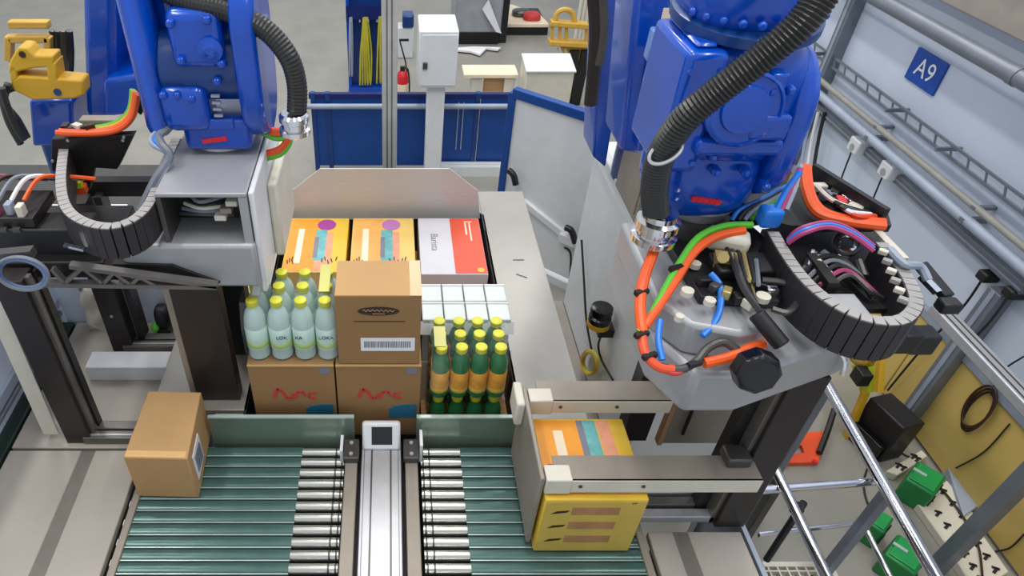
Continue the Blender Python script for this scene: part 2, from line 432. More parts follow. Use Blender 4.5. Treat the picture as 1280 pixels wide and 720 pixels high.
for x0, x1, lab in ((-0.638, -0.125, 'polished end plate behind the left conveyor'), (0.095, 0.47, 'polished end plate behind the right conveyor')):
    t = thing('end_plate', ((x0+x1)/2, 1.56, 0.0), lab, 'metal plate')
    MB().b2(x0, x1, 1.560, 1.566, -0.06, 0.128).build('plate', 'barrier', t)
    MB().b2(x0, x1, 1.557, 1.571, 0.128, 0.134).build('top_fold', 'slat_edge', t)
    for i in (0, 1): MB().b2(x0+0.02+i*(x1-x0-0.06), x0+0.04+i*(x1-x0-0.06), 1.566, 1.574, -0.2, 0.1).build('stay', 'steel_dark', t)
# centre beam
cb = thing('centre_beam', (-0.03, 1.1, FZ), 'aluminium profile beam between the two conveyors with label head', 'profile beam')
MB().b2(-0.098, 0.040, CY0-0.1, 1.54, -0.08, 0.030).build('profile', 'alu', cb, bevel=0.003)
for x in (-0.062, 0.004): MB().b2(x-0.003, x+0.003, CY0-0.1, 1.50, 0.0295, 0.0315).build('groove', 'steel_dark', cb)
for x in (-0.088, 0.030): MB().b2(x-0.0015, x+0.0015, CY0-0.1, 1.50, 0.0295, 0.0312).build('groove_line', 'pipe_grey', cb)
for xa, xb in ((-0.155, -0.112), (0.054, 0.098)):
    MB().b2(xa, xb, CY0-0.1, 1.50, -0.10, 0.022).build('side_rail', 'plate_beige', cb, bevel=0.003)
for xa, xb in ((-0.112, -0.098), (0.040, 0.054)):
    MB().b2(xa, xb, CY0-0.1, 1.50, -0.12, -0.03).build('gap_channel', 'shaft_dark', cb)
hd = MB().box((-0.029, 1.53, 0.072), (0.134, 0.03, 0.105), rx(-28)).build('label_head', 'white_paint', cb, bevel=0.010)
q = rx(-28)
MB().box(Vector((-0.029, 1.53, 0.072))+q @ Vector((0.002, -0.0155, 0.004)), (0.072, 0.002, 0.066), q).build('dark_square_print', 'print_black', hd)
for sx in (-1, 1):
    xc = -0.029+sx*0.105
    br = MB().box((xc, 1.49, 0.035), (0.055, 0.085, 0.03)).build('bracket', 'steel_dark', cb, bevel=0.004)
    for dy in (-0.025, 0.022): MB().cyl((xc, 1.49+dy, 0.049), (xc, 1.49+dy, 0.055), 0.007, n=10).build('bolt', 'alu', br)
    MB().b2(xc+sx*0.034-0.005, xc+sx*0.034+0.005, 1.47, 1.54, 0.0, 0.06+0.03*(sx > 0)).build('side_pin', 'white_paint', cb)
for y in (0.75, 1.4): MB().b2(-0.07, 0.01, y-0.04, y+0.04, FZ, -0.08).build('leg', 'steel_dark', cb)

# ================================================================ pallet well and surround
sd = thing('pallet_well', (0, 2.3, FZ), 'sheet metal deck surrounding the sunken pallet', 'metal deck')
DZ = 0.10
mat('deck', (164, 160, 153), 0.35, 0.35, var=0.06, scale=5)
MB().b2(-0.86, -0.515, 1.62, 3.12, DZ-0.02, DZ).build('deck_plate', 'deck', sd, bevel=0.002)
MB().b2(0.465, 0.705, 1.575, 3.12, DZ-0.02, DZ).build('deck_plate', 'deck', sd, bevel=0.002)
MB().b2(-0.515, 0.465, 2.90, 3.12, DZ-0.02, DZ).build('deck_plate', 'deck', sd, bevel=0.002)
MB().b2(-0.525, -0.515, 1.60, 2.9, -0.7, DZ).build('well_wall', 'shaft_dark', sd)  # well walls coloured near-black to paint the shade in gaps round the pallet
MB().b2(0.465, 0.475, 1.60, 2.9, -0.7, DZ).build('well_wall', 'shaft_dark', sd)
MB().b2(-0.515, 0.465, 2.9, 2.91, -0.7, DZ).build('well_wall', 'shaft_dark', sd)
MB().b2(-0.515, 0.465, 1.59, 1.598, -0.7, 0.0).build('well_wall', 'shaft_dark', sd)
for x, y in ((-0.8, 1.7), (0.65, 1.7), (-0.8, 3.0), (0.65, 3.0)): MB().b2(x-0.03, x+0.03, y-0.03, y+0.03, FZ, DZ-0.02).build('leg', 'steel_dark', sd)
bpz = [R(365, 275, y=2.895), R(366, 238, y=2.895), R(400, 211, y=2.895), R(562, 211, y=2.895), R(597, 238, y=2.895), R(600, 273, y=2.895)]
MB().prism(bpz, (0, 0.006, 0)).build('back_plate', 'brushed', sd)
MB().tube([bpz[0]+Vector((-0.01, 0, 0)), bpz[1]+Vector((-0.01, 0, 0))], 0.005, 6).build('edge_trim', 'white', sd)
MB().b2(0.462, 0.468, 2.75, 2.9, DZ, DZ+0.003).build('edge_trim', 'print_black', sd)
for u, v in ((648, 325), (652, 345)): p = R(u, v, z=DZ); MB().box((p.x, p.y, DZ+0.002), (0.05, 0.004, 0.003), rz(-30 if v > 330 else 0)).build('surface_mark', 'pipe_grey', sd)
# lift and pallet
lf = thing('lift_table', (0, 2.25, FZ), 'steel lift table under the pallet', 'lift table')
MB().b2(-0.45, 0.42, 1.66, 2.85, -0.30, -0.245).build('platform', 'steel_dark', lf)
for s in (-1, 1): MB().bar((-0.3*s, 1.8, -0.94), (-0.3*s, 2.7, -0.32), 0.04, 0.06).bar((-0.3*s, 2.7, -0.94), (-0.3*s, 1.8, -0.32), 0.04, 0.06).build('scissor', 'steel_dark', lf)
MB().b2(-0.45, 0.42, 1.66, 2.85, FZ, -0.92).build('base', 'steel_dark', lf)
pl = thing('pallet', (0, 2.25, -0.245), 'wooden pallet carrying the mixed boxes and bottles', 'pallet')
for i in range(7): x = -0.455+i*0.145; MB().b2(x, x+0.11, 1.62, 2.86, -0.12, -0.1).build('board', 'wood', pl)
for x in (-0.44, -0.05, 0.33):
    for y in (1.64, 2.18, 2.72): MB().b2(x, x+0.1, y, y+0.12, -0.225, -0.12).build('block', 'wood', pl)
    MB().b2(x, x+0.1, 1.62, 2.86, -0.245, -0.225).build('runner', 'wood', pl)

# ================================================================ goods on the pallet
def stroke(mb, pts, y, w):
    for a, b in zip(pts, pts[1:]): mb.bar((a[0], y, a[1]), (b[0], y, b[1]), w, 0.0012, up=(0, 1, 0))
    return mb
for i, (x0, x1, lab) in enumerate(((-0.484, -0.190, 'brown carton with red print under the clear bottle pack'), (-0.184, 0.108, 'brown carton with red print under the barcoded carton'))):
    t = thing('cardboard_box', ((x0+x1)/2, 1.8, -0.1), lab, 'box', 'brown cartons with red print')
    MB().b2(x0, x1, 1.62, 2.02, -0.1, 0.335).build('carton', 'cardboard_dark', t, bevel=0.003)
    MB().b2(x0+0.0, x1-0.0, 1.618, 1.6205, 0.325, 0.333).build('top_fold', 'cardboard_light', t)
    w = x1-x0
    m = MB(); sx = x0+w*0.26
    stroke(m, [(sx, 0.17), (sx+0.015, 0.215), (sx+0.028, 0.205), (sx+0.045, 0.165), (sx+0.06, 0.163), (sx+0.072, 0.19)], 1.6185, 0.012)
    stroke(m, [(sx+0.075, 0.165), (sx+0.085, 0.2), (sx+0.105, 0.2), (sx+0.108, 0.175)], 1.6185, 0.010)
    stroke(m, [(sx+0.15, 0.195), (sx+0.125, 0.19), (sx+0.122, 0.172), (sx+0.15, 0.167)], 1.6185, 0.009)
    m.build('red_print', 'print_red', t)
    MB().prism([(x1-0.11, 1.6185, 0.11), (x1-0.09, 1.6185, 0.125), (x1-0.05, 1.6185, 0.133), (x1-0.012, 1.6185, 0.133), (x1-0.012, 1.6185, 0.06), (x1-0.11, 1.6185, 0.06)], (0, 0.002, 0)).build('blue_print', 'print_cyan', t)
    MB().b2(x1-0.05, x1-0.015, 1.6185, 1.6205, 0.29, 0.32).build('grey_print', 'print_grey', t)
# barcoded carton
t = thing('cardboard_box', (-0.036, 1.71, 0.337), 'tall brown carton with oval brown logo and barcode label', 'box')
bx0, bx1 = -0.172, 0.100
MB().b2(bx0, bx1, 1.62, 1.80, 0.337, 0.637).build('carton', 'cardboard_dark', t, bevel=0.003)
MB().b2(bx0+0.001, bx1-0.001, 1.621, 1.799, 0.6365, 0.6385).build('top_flap', 'cardboard', t)
MB().b2(bx1-0.036, bx1, 1.6195, 1.80, 0.6385, 0.6395).build('tape', 'tape', t)
cx, cz = -0.035, 0.575
MB().prism([(cx+0.066*math.cos(a), 1.6185, cz+0.018*math.sin(a)) for a in [i*math.pi/12 for i in range(24)]], (0, 0.0014, 0)).build('logo_oval', 'print_brown', t)
m = MB(); px = cx-0.05                       # looping script line inside the oval
stroke(m, [(px+0.0042*i, cz+0.003+0.0055*math.sin(i*1.9)*(1 if i % 3 else 0.5)) for i in range(25)], 1.6178, 0.0022)
stroke(m, [(cx-0.02, cz-0.010), (cx+0.02, cz-0.010)], 1.6178, 0.002); m.build('logo_script', 'print_tan', t)
MB().b2(cx-0.08, cx+0.085, 1.6188, 1.6198, 0.530, 0.533).build('printed_line', 'print_brown', t)
lb = MB().b2(-0.095, 0.083, 1.6185, 1.6198, 0.40, 0.458).build('barcode_label', 'white', t)
x = -0.084
mbar = MB()
while x < 0.068:
    w = random.choice((0.0012, 0.002, 0.003, 0.004)); mbar.b2(x, x+w, 1.6178, 1.6184, 0.416, 0.444); x += w+random.choice((0.0012, 0.002))
mbar.build('barcode', 'print_grey', lb, smooth=0)

# clear water bottles in shrink wrap
def bottle_parts(parent, px, py, pz, r, h, body, cap, label, prof, lz0, lz1, first=None, capr=0.36):
    if first is None:
        b = MB().lathe((px, py, pz), [(r*a, h*q) for a, q in prof], n=16).build('bottle', body, parent, smooth=45)
        ORG[b] = ORG[parent]
        MB().lathe((px, py, pz+h*0.90), [(r*capr, 0), (r*(capr+0.03), 0.002), (r*(capr+0.03), h*0.09), (r*capr*0.85, h*0.10)], n=14).build('cap', cap, b)
        MB().lathe((px, py, pz), [(r*1.005, h*lz0), (r*1.02, h*lz0+0.001), (r*1.02, h*lz1-0.001), (r*1.005, h*lz1)], n=20).build('label_sleeve', label, b)
        return b
    return None
def dup_part(o, parent, off):
    c = o.copy(); C.objects.link(c); c.parent = parent; c.location = Vector(off)
    for ch in o.children:
        d = ch.copy(); C.objects.link(d); d.parent = c
    return c
PROF = [(0.82, 0), (0.98, 0.02), (1.0, 0.06), (0.95, 0.12), (1.0, 0.17), (1.0, 0.58), (0.99, 0.64), (0.93, 0.71), (0.78, 0.79), (0.56, 0.85), (0.42, 0.89), (0.40, 0.93)]
wp = thing('water_bottle_pack', (-0.335, 1.75, 0.337), 'shrink-wrapped pack of clear water bottles with yellow caps on brown carton', 'bottle pack')
LX = [R(u, 372, y=1.672).x for u in (314, 344.5, 375, 405.5)]
b0 = bottle_parts(wp, LX[0], 1.672, 0.338, 0.0375, 0.243, 'pet_clear', 'cap_yellow', 'label_pale', PROF, 0.20, 0.56, capr=0.50)
MB().lathe((LX[0], 1.672, 0.338), [(0.0378, 0.243*0.22), (0.0386, 0.243*0.225), (0.0386, 0.243*0.31), (0.0378, 0.243*0.315)], n=20).build('label_band', 'label_band', b0)
for j in range(3):
    for i in range(4):
        if i or j: dup_part(b0, wp, (LX[i]-LX[0], 0.0735*j, 0))
for i in (1, 2, 3):                                   # brand lettering on the front sleeves
    MB().text(('LOK', 'KA', 'LOKA')[i-1], (LX[i]+(0.010, -0.012, 0)[i-1], 1.672-0.0398, 0.338+0.243*0.44), X, Z, 0.019, 0.0012).build('lettering', 'print_black', wp, smooth=0)
MB().box((LX[0]+0.012, 1.73, 0.600), (0.026, 0.085, 0.002), rx(28)).build('white_tag', 'white', wp)
MB().box((LX[3]-0.005, 1.77, 0.590), (0.035, 0.12, 0.002), rx(10)).build('yellow_strip', mat('strip_pale', (214, 212, 120), 0.3), wp)
fx0, fx1, fy0, fy1, fz0, fz1 = LX[0]-0.039, LX[3]+0.039, 1.672-0.042, 1.672+0.19, 0.338, 0.338+0.243
MB().prism([(fx0, fy0, fz0), (fx0, fy0, fz0+0.15), (fx0, fy0+0.03, fz1-0.005), (fx0, fy1-0.03, fz1-0.005), (fx0, fy1, fz0+0.15), (fx0, fy1, fz0)], (fx1-fx0, 0, 0)).build('film', 'film', wp)

# green bottles, two packs on top of each other
GX = [R(u, 433, y=1.665).x for u in (552, 577.5, 602, 626.5)]
def green_pack(z0, lab):
    g = thing('juice_bottle_pack', ((GX[0]+GX[3])/2, 1.73, z0), lab, 'bottle pack', 'packs of green bottles')
    b = bottle_parts(g, GX[0], 1.665, z0, 0.0325, 0.232, 'pet_green', 'cap_yellow', 'label_orange', PROF, 0.12, 0.54, capr=0.60)
    MB().lathe((GX[0], 1.665, z0), [(0.0328, 0.232*0.13), (0.0334, 0.232*0.135), (0.0334, 0.232*0.20), (0.0328, 0.232*0.205)], n=18).build('label_band', 'label_yellow', b)
    for j in range(3):
        for i in range(4):
            if i or j: dup_part(b, g, (GX[i]-GX[0], 0.0655*j, 0))
    x0, x1 = GX[0]-0.035, GX[3]+0.035
    MB().prism([(x0, 1.628, z0), (x0, 1.628, z0+0.15), (x0, 1.65, z0+0.227), (x0, 1.81, z0+0.227), (x0, 1.832, z0+0.15), (x0, 1.832, z0)], (x1-x0, 0, 0)).build('film', 'film', g)
    return g
green_pack(-0.098, 'lower pack of green juice bottles partly hidden by the end plate')
g2 = green_pack(0.146, 'upper pack of green juice bottles with yellow caps and orange labels')
MB().b2(GX[0]-0.03, GX[3]+0.03, 1.70, 1.83, 0.138, 0.1455).build('tray_sheet', 'print_cream', g2)
MB().box((GX[0]-0.004, 1.705, 0.385), (0.04, 0.09, 0.002), rx(6)).build('yellow_strip', 'strip_pale', g2)

# white drink cartons
wcx0, wcx1 = 0.118, 0.445
t = thing('drink_carton_pack', ((wcx0+wcx1)/2, 1.95, -0.1), 'pack of eight white drink cartons behind the green bottles', 'carton pack')
MB().b2(wcx0, wcx1, 1.842, 2.06, -0.1, 0.12).build('tray', 'print_cream', t)
w = (wcx1-wcx0)/4; cf = None
for j in range(2):
    for i in range(4):
        if cf is None:
            x0_, y0_ = wcx0+0.002, 1.845
            cf = MB().b2(x0_, x0_+w-0.004, y0_, y0_+0.100, 0.12, 0.335).build('carton', 'carton_white', t, bevel=0.004)
            MB().b2(x0_, x0_+w-0.004, y0_+0.088, y0_+0.094, 0.335, 0.339).build('seal_fold', 'white', cf)
        else: dup_part(cf, t, (w*i, 0.106*j, 0))
MB().box(((wcx0+wcx1)/2, 1.838, 0.30), (wcx1-wcx0+0.02, 0.003, 0.05), rx(-25)).build('front_flap', 'white', t)

# flat printed cases at the back
def yellow_case(x0, x1, lab, fade):
    t = thing('printed_case', ((x0+x1)/2, 2.6, -0.1), lab, 'box', 'flat orange printed cases')
    z = 0.12
    m1 = 'print_orange' if not fade else mat('print_orange_pale', (238, 176, 92), 0.42, var=0.1, scale=12)
    MB().b2(x0, x1, 2.40, 2.835, -0.1, z).build('case', 'pack_yellow' if not fade else mat('pack_pale', (238, 200, 110), 0.42, var=0.06), t, bevel=0.003)
    w = x1-x0
    def patch(nm, a, b, c, d, m, dz=0.0008): return MB().b2(x0+a*w, x0+b*w, 2.40+c*0.435, 2.40+d*0.435, z, z+dz).build(nm, m, t, smooth=0)
    patch('orange_print', 0.02, 0.50, 0.02, 0.98, m1)
    patch('pink_print', 0.50, 0.76, 0.02, 0.72, 'print_pink')
    patch('white_lettering_print', 0.17, 0.27, 0.15, 0.78, 'print_cream', 0.0014)
    patch('glass_print', 0.47, 0.65, 0.2, 0.76, 'print_teal', 0.0014)
    patch('dark_glass_print', 0.46, 0.53, 0.25, 0.62, 'print_grey', 0.0018)
    cx, cy = x0+0.63*w, 2.40+0.86*0.435
    MB().poly([(cx+0.045*math.cos(a), cy+0.045*math.sin(a)) for a in [i*math.pi/10 for i in range(20)]], z, z+0.002).build('purple_roundel', 'print_purple' if not fade else mat('print_purple_pale', (190, 120, 180), 0.4), t)
    m = MB()
    for k in range(9):
        a = random.uniform(-0.4, 0.4); px = x0+w*(0.08+0.03*k if k < 4 else 0.62+0.055*(k-4)); py = 2.46+0.012*(k % 3)
        m.bar((px, py, z+0.0015), (px+0.02*math.sin(a), py+0.03, z+0.0015), 0.005, 0.001)
    m.build('leaf_print', 'print_brown', t)
yellow_case(-0.487, -0.200, 'orange printed case with bright purple roundel, back left of pallet', False)
yellow_case(-0.180, 0.118, 'paler orange printed case in the middle of the back row', True)
t = thing('printed_case', (0.29, 2.6, -0.1), 'half white half red case at the back right of the pallet', 'box')
x0, x1 = 0.140, 0.440
MB().b2(x0, x1, 2.385, 2.835, -0.1, 0.12).build('case', 'barista_white', t, bevel=0.003)
MB().b2(x0+0.155, x1-0.002, 2.39, 2.83, 0.12, 0.1212).build('red_print', 'barista_red', t, smooth=0)
MB().text('Barista', (x0+0.072, 2.63, 0.1205), -Y, X, 0.05).build('lettering', 'print_grey', t, smooth=0)
MB().b2(x0+0.225, x0+0.233, 2.69, 2.79, 0.1212, 0.1218).b2(x0+0.245, x0+0.252, 2.64, 2.80, 0.1212, 0.1218).b2(x0+0.225, x0+0.262, 2.795, 2.803, 0.1212, 0.1218).build('white_lettering_print', 'print_cream', t, smooth=0)
MB().poly([(x0+0.27+0.016*math.cos(a), 2.415+0.016*math.sin(a)) for a in [i*math.pi/6 for i in range(12)]], 0.1212, 0.122).build('round_mark', 'label_yellow', t)

# ================================================================ carton on the left conveyor
t = thing('cardboard_box', (-0.742, 1.46, 0.0), 'closed plain brown carton with white side label on the left conveyor', 'box')
q = [(-0.845, 1.33), (-0.640, 1.325), (-0.655, 1.605), (-0.842, 1.61)]
MB().poly(q, 0.0, 0.213).build('carton', 'cardboard', t, bevel=0.004)
MB().poly([(-0.841, 1.332), (-0.648, 1.327), (-0.648, 1.352), (-0.841, 1.357)], 0.2125, 0.2142).build('tape', 'cardboard_light', t)
MB().prism([(-0.6408, 1.36, 0.05), (-0.6408-0.0054, 1.46, 0.05), (-0.6408-0.0054, 1.46, 0.17), (-0.6408, 1.36, 0.17)], (0.003, 0, 0)).build('side_label', 'white', t)
m = MB()
for k in range(7): m.b2(-0.6405, -0.637, 1.375+0.01*k, 1.380+0.01*k, 0.07, 0.15)
m.build('label_print', 'print_grey', t, smooth=0)

# yellow case on the right conveyor
t = thing('printed_case', (0.605, 1.28, 0.0), 'yellow printed case held by the gripper on the right conveyor', 'box')
x0, x1, ya_, yb_, zt = 0.450, 0.750, 1.132, 1.432, 0.28
MB().b2(x0, x1, ya_, yb_, 0.0, zt).build('case', 'pack_yellow', t, bevel=0.005)
MB().b2(x0+0.004, x1-0.004, ya_-0.0008, ya_, 0.005, zt-0.012).build('front_panel', 'pack_side', t, smooth=0)
for k in range(3):
    z = 0.055+0.075*k
    MB().b2(x0+0.085, x1-0.075, ya_-0.0018, ya_-0.0006, z, z+0.038).build('brown_strip_print', 'print_mocha', t, smooth=0)
    MB().prism([(x0+0.025, ya_-0.0018, z+0.004), (x0+0.07, ya_-0.0018, z+0.012), (x0+0.078, ya_-0.0018, z+0.022), (x0+0.04, ya_-0.0018, z+0.018)], (0, 0.001, 0)).build('leaf_print', 'print_brown', t)
MB().text('VY', (x1-0.04, ya_-0.0014, 0.262), X, Z, 0.014).build('lettering', 'print_brown', t, smooth=0)
def tp(nm, a, b, c, d, m, dz=0.001): MB().b2(x0+a, x0+b, ya_+c, ya_+d, zt, zt+dz).build(nm, m, t, smooth=0)
tp('orange_print', 0.012, 0.15, 0.02, 0.29, 'print_orange'); tp('white_lettering_print', 0.065, 0.095, 0.10, 0.25, 'print_cream', 0.0016)
tp('glass_print', 0.165, 0.205, 0.06, 0.29, 'print_teal', 0.0016); tp('pink_print', 0.21, 0.25, 0.02, 0.29, 'print_pink'); tp('grey_print', 0.145, 0.165, 0.1, 0.29, 'print_grey', 0.0014)
MB().poly([(x0+0.035+0.014*math.cos(a), ya_+0.11+0.014*math.sin(a)) for a in [i*math.pi/8 for i in range(16)]], zt, zt+0.002).build('purple_roundel', 'print_purple', t)
# ================================================================ background of the hall
FY = 5.29
fn = thing('guard_fence', (0.2, FY, FZ), 'low blue panel fence with grey handrail behind the pallet', 'fence')
zt = R(500, 119, y=FY).z
for ua, ub in ((394, 478), (480, 548), (550, 596), (598, 641)):
    xa, xb = R(ua, 165, y=FY).x, R(ub, 165, y=FY).x
    MB().b2(xa, xb, FY, FY+0.03, FZ+0.04, zt-0.03).build('panel', 'blue_fence', fn, bevel=0.004)
MB().b2(-0.66, 1.04, FY-0.005, FY+0.04, zt-0.03, zt+0.01).build('top_rail', 'navy', fn)
for u in (394, 412, 594, 640): x = R(u, 165, y=FY).x; MB().b2(x-0.018, x+0.018, FY-0.012, FY+0.035, FZ, zt+0.02).build('post', 'blue_dark', fn)
MB().cyl((-0.76, FY-0.06, zt-0.07), (1.04, FY-0.06, zt-0.07), 0.022).build('handrail', 'trunk_grey', fn)
MB().b2(0.42, 1.05, FY-0.12, FY-0.02, FZ, FZ+0.09).build('white_kerb', 'white_paint', fn)
for u in (571, 577): x = R(u, 165, y=FY).x; MB().b2(x-0.004, x+0.004, FY-0.012, FY, FZ+0.2, zt-0.06).build('pull_bar', 'trunk_grey', fn)
# aluminium mast
p = R(487, 150, y=3.6)
ms = thing('profile_mast', (p.x, 3.6, FZ), 'tall aluminium profile post standing behind the pallet well', 'post')
MB().b2(p.x-0.042, p.x+0.042, 3.57, 3.65, FZ+0.015, 3.2).build('profile', mat('mast', (200, 200, 190), 0.4, 0.15), ms, bevel=0.004)
for d in (-0.014, 0.012): MB().b2(p.x+d-0.004, p.x+d+0.004, 3.568, 3.571, FZ+0.02, 3.2).build('groove', 'pipe_grey', ms)
MB().b2(p.x-0.08, p.x+0.08, 3.53, 3.69, FZ, FZ+0.015).build('foot_plate', 'steel_dark', ms)
# white control cabinet on a pedestal
cx = R(543, 150, y=5.1).x
cbn = thing('control_cabinet', (cx, 5.15, FZ), 'white control cabinet on a slim pedestal behind the fence', 'cabinet')
MB().b2(cx-0.145, cx+0.145, 5.0, 5.38, -0.13, 0.30).build('cabinet_body', 'white_paint', cbn, bevel=0.01)
MB().b2(cx-0.125, cx+0.14, 4.993, 5.0, -0.11, 0.275).build('door', 'grey_paint' if False else 'white_paint', cbn, bevel=0.004)
MB().box((cx-0.095, 4.985, 0.05), (0.035, 0.018, 0.05)).build('latch', 'steel_dark', cbn, bevel=0.004)
MB().b2(cx-0.07, cx+0.07, 5.05, 5.17, FZ+0.02, -0.13).build('pedestal', 'white_paint', cbn, bevel=0.01)
MB().b2(cx-0.13, cx+0.13, 4.97, 5.16, FZ, FZ+0.03).build('foot', 'white_paint', cbn, bevel=0.006)
# sling rack
RY = 6.9
xa, xb = R(435, 80, y=RY).x, R(481, 80, y=RY).x
rk = thing('sling_rack', ((xa+xb)/2, RY, FZ), 'blue rack panel with yellow lifting slings beyond the fence', 'rack')
MB().b2(xa, xb, RY+0.05, RY+0.10, FZ, 0.6).build('back_panel', 'blue_dark', rk)
MB().b2(xa, xa+0.03, RY, RY+0.06, FZ, 0.6).build('upright', 'blue', rk)
MB().b2(xa, xb, RY-0.03, RY+0.05, -0.97, -0.92).build('shelf', 'blue', rk)
zz = R(455, 16, y=RY).z
MB().b2(xa, xb, RY-0.02, RY+0.05, zz-0.06, zz+0.07).build('header', 'navy', rk)
for k in range(4): MB().cyl((xa+0.05+0.085*k, RY+0.05, zz-0.07), (xa+0.05+0.085*k, RY-0.06, zz-0.065), 0.008).build('hook', 'alu', rk)
def sling(u0, u1, v0, v1, m, n, lab):
    t = thing('lifting_sling', R((u0+u1)/2, v1, y=RY-0.04), lab, 'sling', 'slings on the blue rack')
    a, b = R((u0+u1)/2, v0, y=RY-0.04), None
    for k in range(n):
        e = R(u0+(u1-u0)*k/max(1, n-1), v1, y=RY-0.04)
        MB().tube([(a.x+(e.x-a.x)*0.25, a.y, a.z), (a.x+(e.x-a.x)*0.7, a.y-0.01, (a.z+e.z)/2), e, (e.x+0.015, e.y+0.01, (a.z+e.z)/2), (a.x+(e.x-a.x)*0.25+0.01, a.y+0.01, a.z)], 0.009, 6).build('strand', m, t)
sling(450, 463, 22, 106, 'sling', 5, 'yellow lifting slings in the middle of the blue rack')
sling(471, 480, 21, 104, 'sling', 3, 'yellow lifting sling next to the aluminium post')
sling(437, 440, 22, 95, 'trunk_grey', 2, 'grey lifting sling at the left of the blue rack')
# fire extinguisher
p = R(503, 112, y=6.7)
fe = thing('fire_extinguisher', (p.x, 6.7, FZ), 'red fire extinguisher with white label behind the mast', 'extinguisher')
z0 = FZ
MB().lathe((p.x, 6.7, z0), [(0.05, 0), (0.06, 0.02), (0.06, 0.26), (0.045, 0.31), (0.02, 0.33)], n=16).build('cylinder', 'red', fe)
MB().lathe((p.x, 6.7, z0), [(0.0605, 0.09), (0.062, 0.092), (0.062, 0.20), (0.0605, 0.202)], n=16).build('label_sleeve', 'print_cream', fe)
MB().box((p.x, 6.7, z0+0.35), (0.05, 0.03, 0.05)).build('valve', 'black', fe, bevel=0.005)
MB().tube([(p.x, 6.68, z0+0.35), (p.x+0.05, 6.66, z0+0.36), (p.x+0.07, 6.64, z0+0.2), (p.x+0.06, 6.63, z0+0.04)], 0.009, 6).build('hose', 'black', fe)
mt_ = thing('sign_stand', R(505, 75, y=6.9), 'thin black stand leaning beside the extinguisher', 'stand')
MB().tube([R(500, 52, y=6.95), R(507, 78, y=6.95), R(511, 110, y=6.95)], 0.008, 6, smooth=False).build('rod', 'black', mt_); MB().bar(R(499, 50, y=6.95), R(511, 50, y=6.95), 0.02, 0.02).build('cross_bar', 'black', mt_)
# small machine behind cabinet
p = R(508, 42, y=8.0)
t = thing('tool_box', (p.x, 8.0, FZ), 'small blue and white tool case left of the white cabinet', 'case')
MB().b2(p.x-0.1, p.x+0.08, 7.9, 8.1, FZ, p.z+0.1).build('stand', 'white_paint', t, bevel=0.01); MB().b2(p.x-0.05, p.x+0.08, 7.88, 8.08, p.z+0.1, p.z+0.24).build('blue_top', 'blue_dark', t, bevel=0.02)
# wrapped load, dark base
wy = 8.3
xa, xb = R(567, 60, y=wy).x, R(624, 60, y=wy).x
zb_, zm = R(600, 57, y=wy).z, R(600, 41, y=wy).z
t = thing('wrapped_load', ((xa+xb)/2, wy+0.3, FZ), 'grey wrapped load with a loose plastic sheet on a dark base', 'wrapped load')
MB().b2(xa, xb, wy, wy+0.7, zm, 0.5).build('wrapped_block', mat('wrap_grey', (150, 152, 160), 0.35, var=0.1), t, bevel=0.02)
MB().b2(xa+0.01, xb-0.01, wy+0.06, wy+0.7, FZ, zm).build('base', 'black', t)
MB().prism([R(603, 12, y=wy-0.06), R(611, 0, y=wy-0.06), R(627, 42, y=wy-0.03), R(620, 40, y=wy-0.1)], (0, 0.02, 0)).build('plastic_flap', 'white_paint', t)
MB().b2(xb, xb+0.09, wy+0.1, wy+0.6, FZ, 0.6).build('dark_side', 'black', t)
pp = [R(u, v, z=FZ+0.02) for u, v in ((562, 62), (592, 60), (626, 61), (622, 64), (608, 62), (600, 70), (588, 66), (566, 64))]
tag(MB().prism(pp, (0, 0, 0.02)).build('paper_sheet', 'white'), 'crumpled white sheet on the floor in front of wrapped load', 'sheet')
# pallet of sheets with red bundle
a = R(629, 44, z=FZ); b = R(684, 44, z=FZ)
t = thing('sheet_pallet', ((a.x+b.x)/2, a.y+0.4, FZ), 'low pallet with white sheets and a red bundle at the far back', 'pallet')
MB().b2(a.x, b.x, a.y, a.y+0.75, FZ, FZ+0.10).build('pallet_base', 'black', t)
MB().prism([(a.x-0.02, a.y-0.02, FZ+0.1), (b.x, a.y-0.02, FZ+0.1), (b.x-0.05, a.y+0.35, FZ+0.1), (a.x+0.2, a.y+0.75, FZ+0.1), (a.x, a.y+0.75, FZ+0.1)], (0, 0, 0.05)).build('sheet_stack', 'print_cream', t, bevel=0.01)
MB().ell(((a.x*0.35+b.x*0.65), a.y+0.15, FZ+0.18), (0.11, 0.1, 0.06), p=0.7).build('red_bundle', 'print_red', t)
MB().ell(((a.x*0.55+b.x*0.45), a.y+0.3, FZ+0.18), (0.12, 0.1, 0.05), p=0.7).build('dark_bundle', 'steel_dark', t)
# bench
by = 6.2
a, b = R(580, 95, y=by), R(648, 95, y=by)
t = thing('work_bench', ((a.x+b.x)/2, by+0.2, FZ), 'light work bench with brown boards behind the blue fence', 'bench')
MB().b2(a.x, b.x, by, by+0.25, a.z-0.02, a.z+0.01).build('bench_top', 'print_cream', t)
MB().b2(a.x+0.08, a.x+0.18, by+0.02, by+0.2, FZ, a.z-0.02).build('leg', 'tray_white', t); MB().b2(b.x-0.12, b.x-0.02, by+0.02, by+0.2, FZ, a.z-0.02).build('leg', 'tray_white', t)
MB().b2(a.x+0.2, b.x-0.02, by+0.06, by+0.09, a.z-0.18, a.z-0.02).build('board', 'wood', t)
MB().b2(a.x+0.18, b.x-0.02, by-0.08, by+0.0, FZ, a.z-0.20).build('lower_box', 'white_paint', t)
a, b = R(655, 116, y=5.9), R(714, 116, y=5.9); c_ = R(655, 86, y=5.9)
t = thing('white_board_box', ((a.x+b.x)/2, 6.0, FZ), 'white box with tilted lid beside the work bench', 'box')
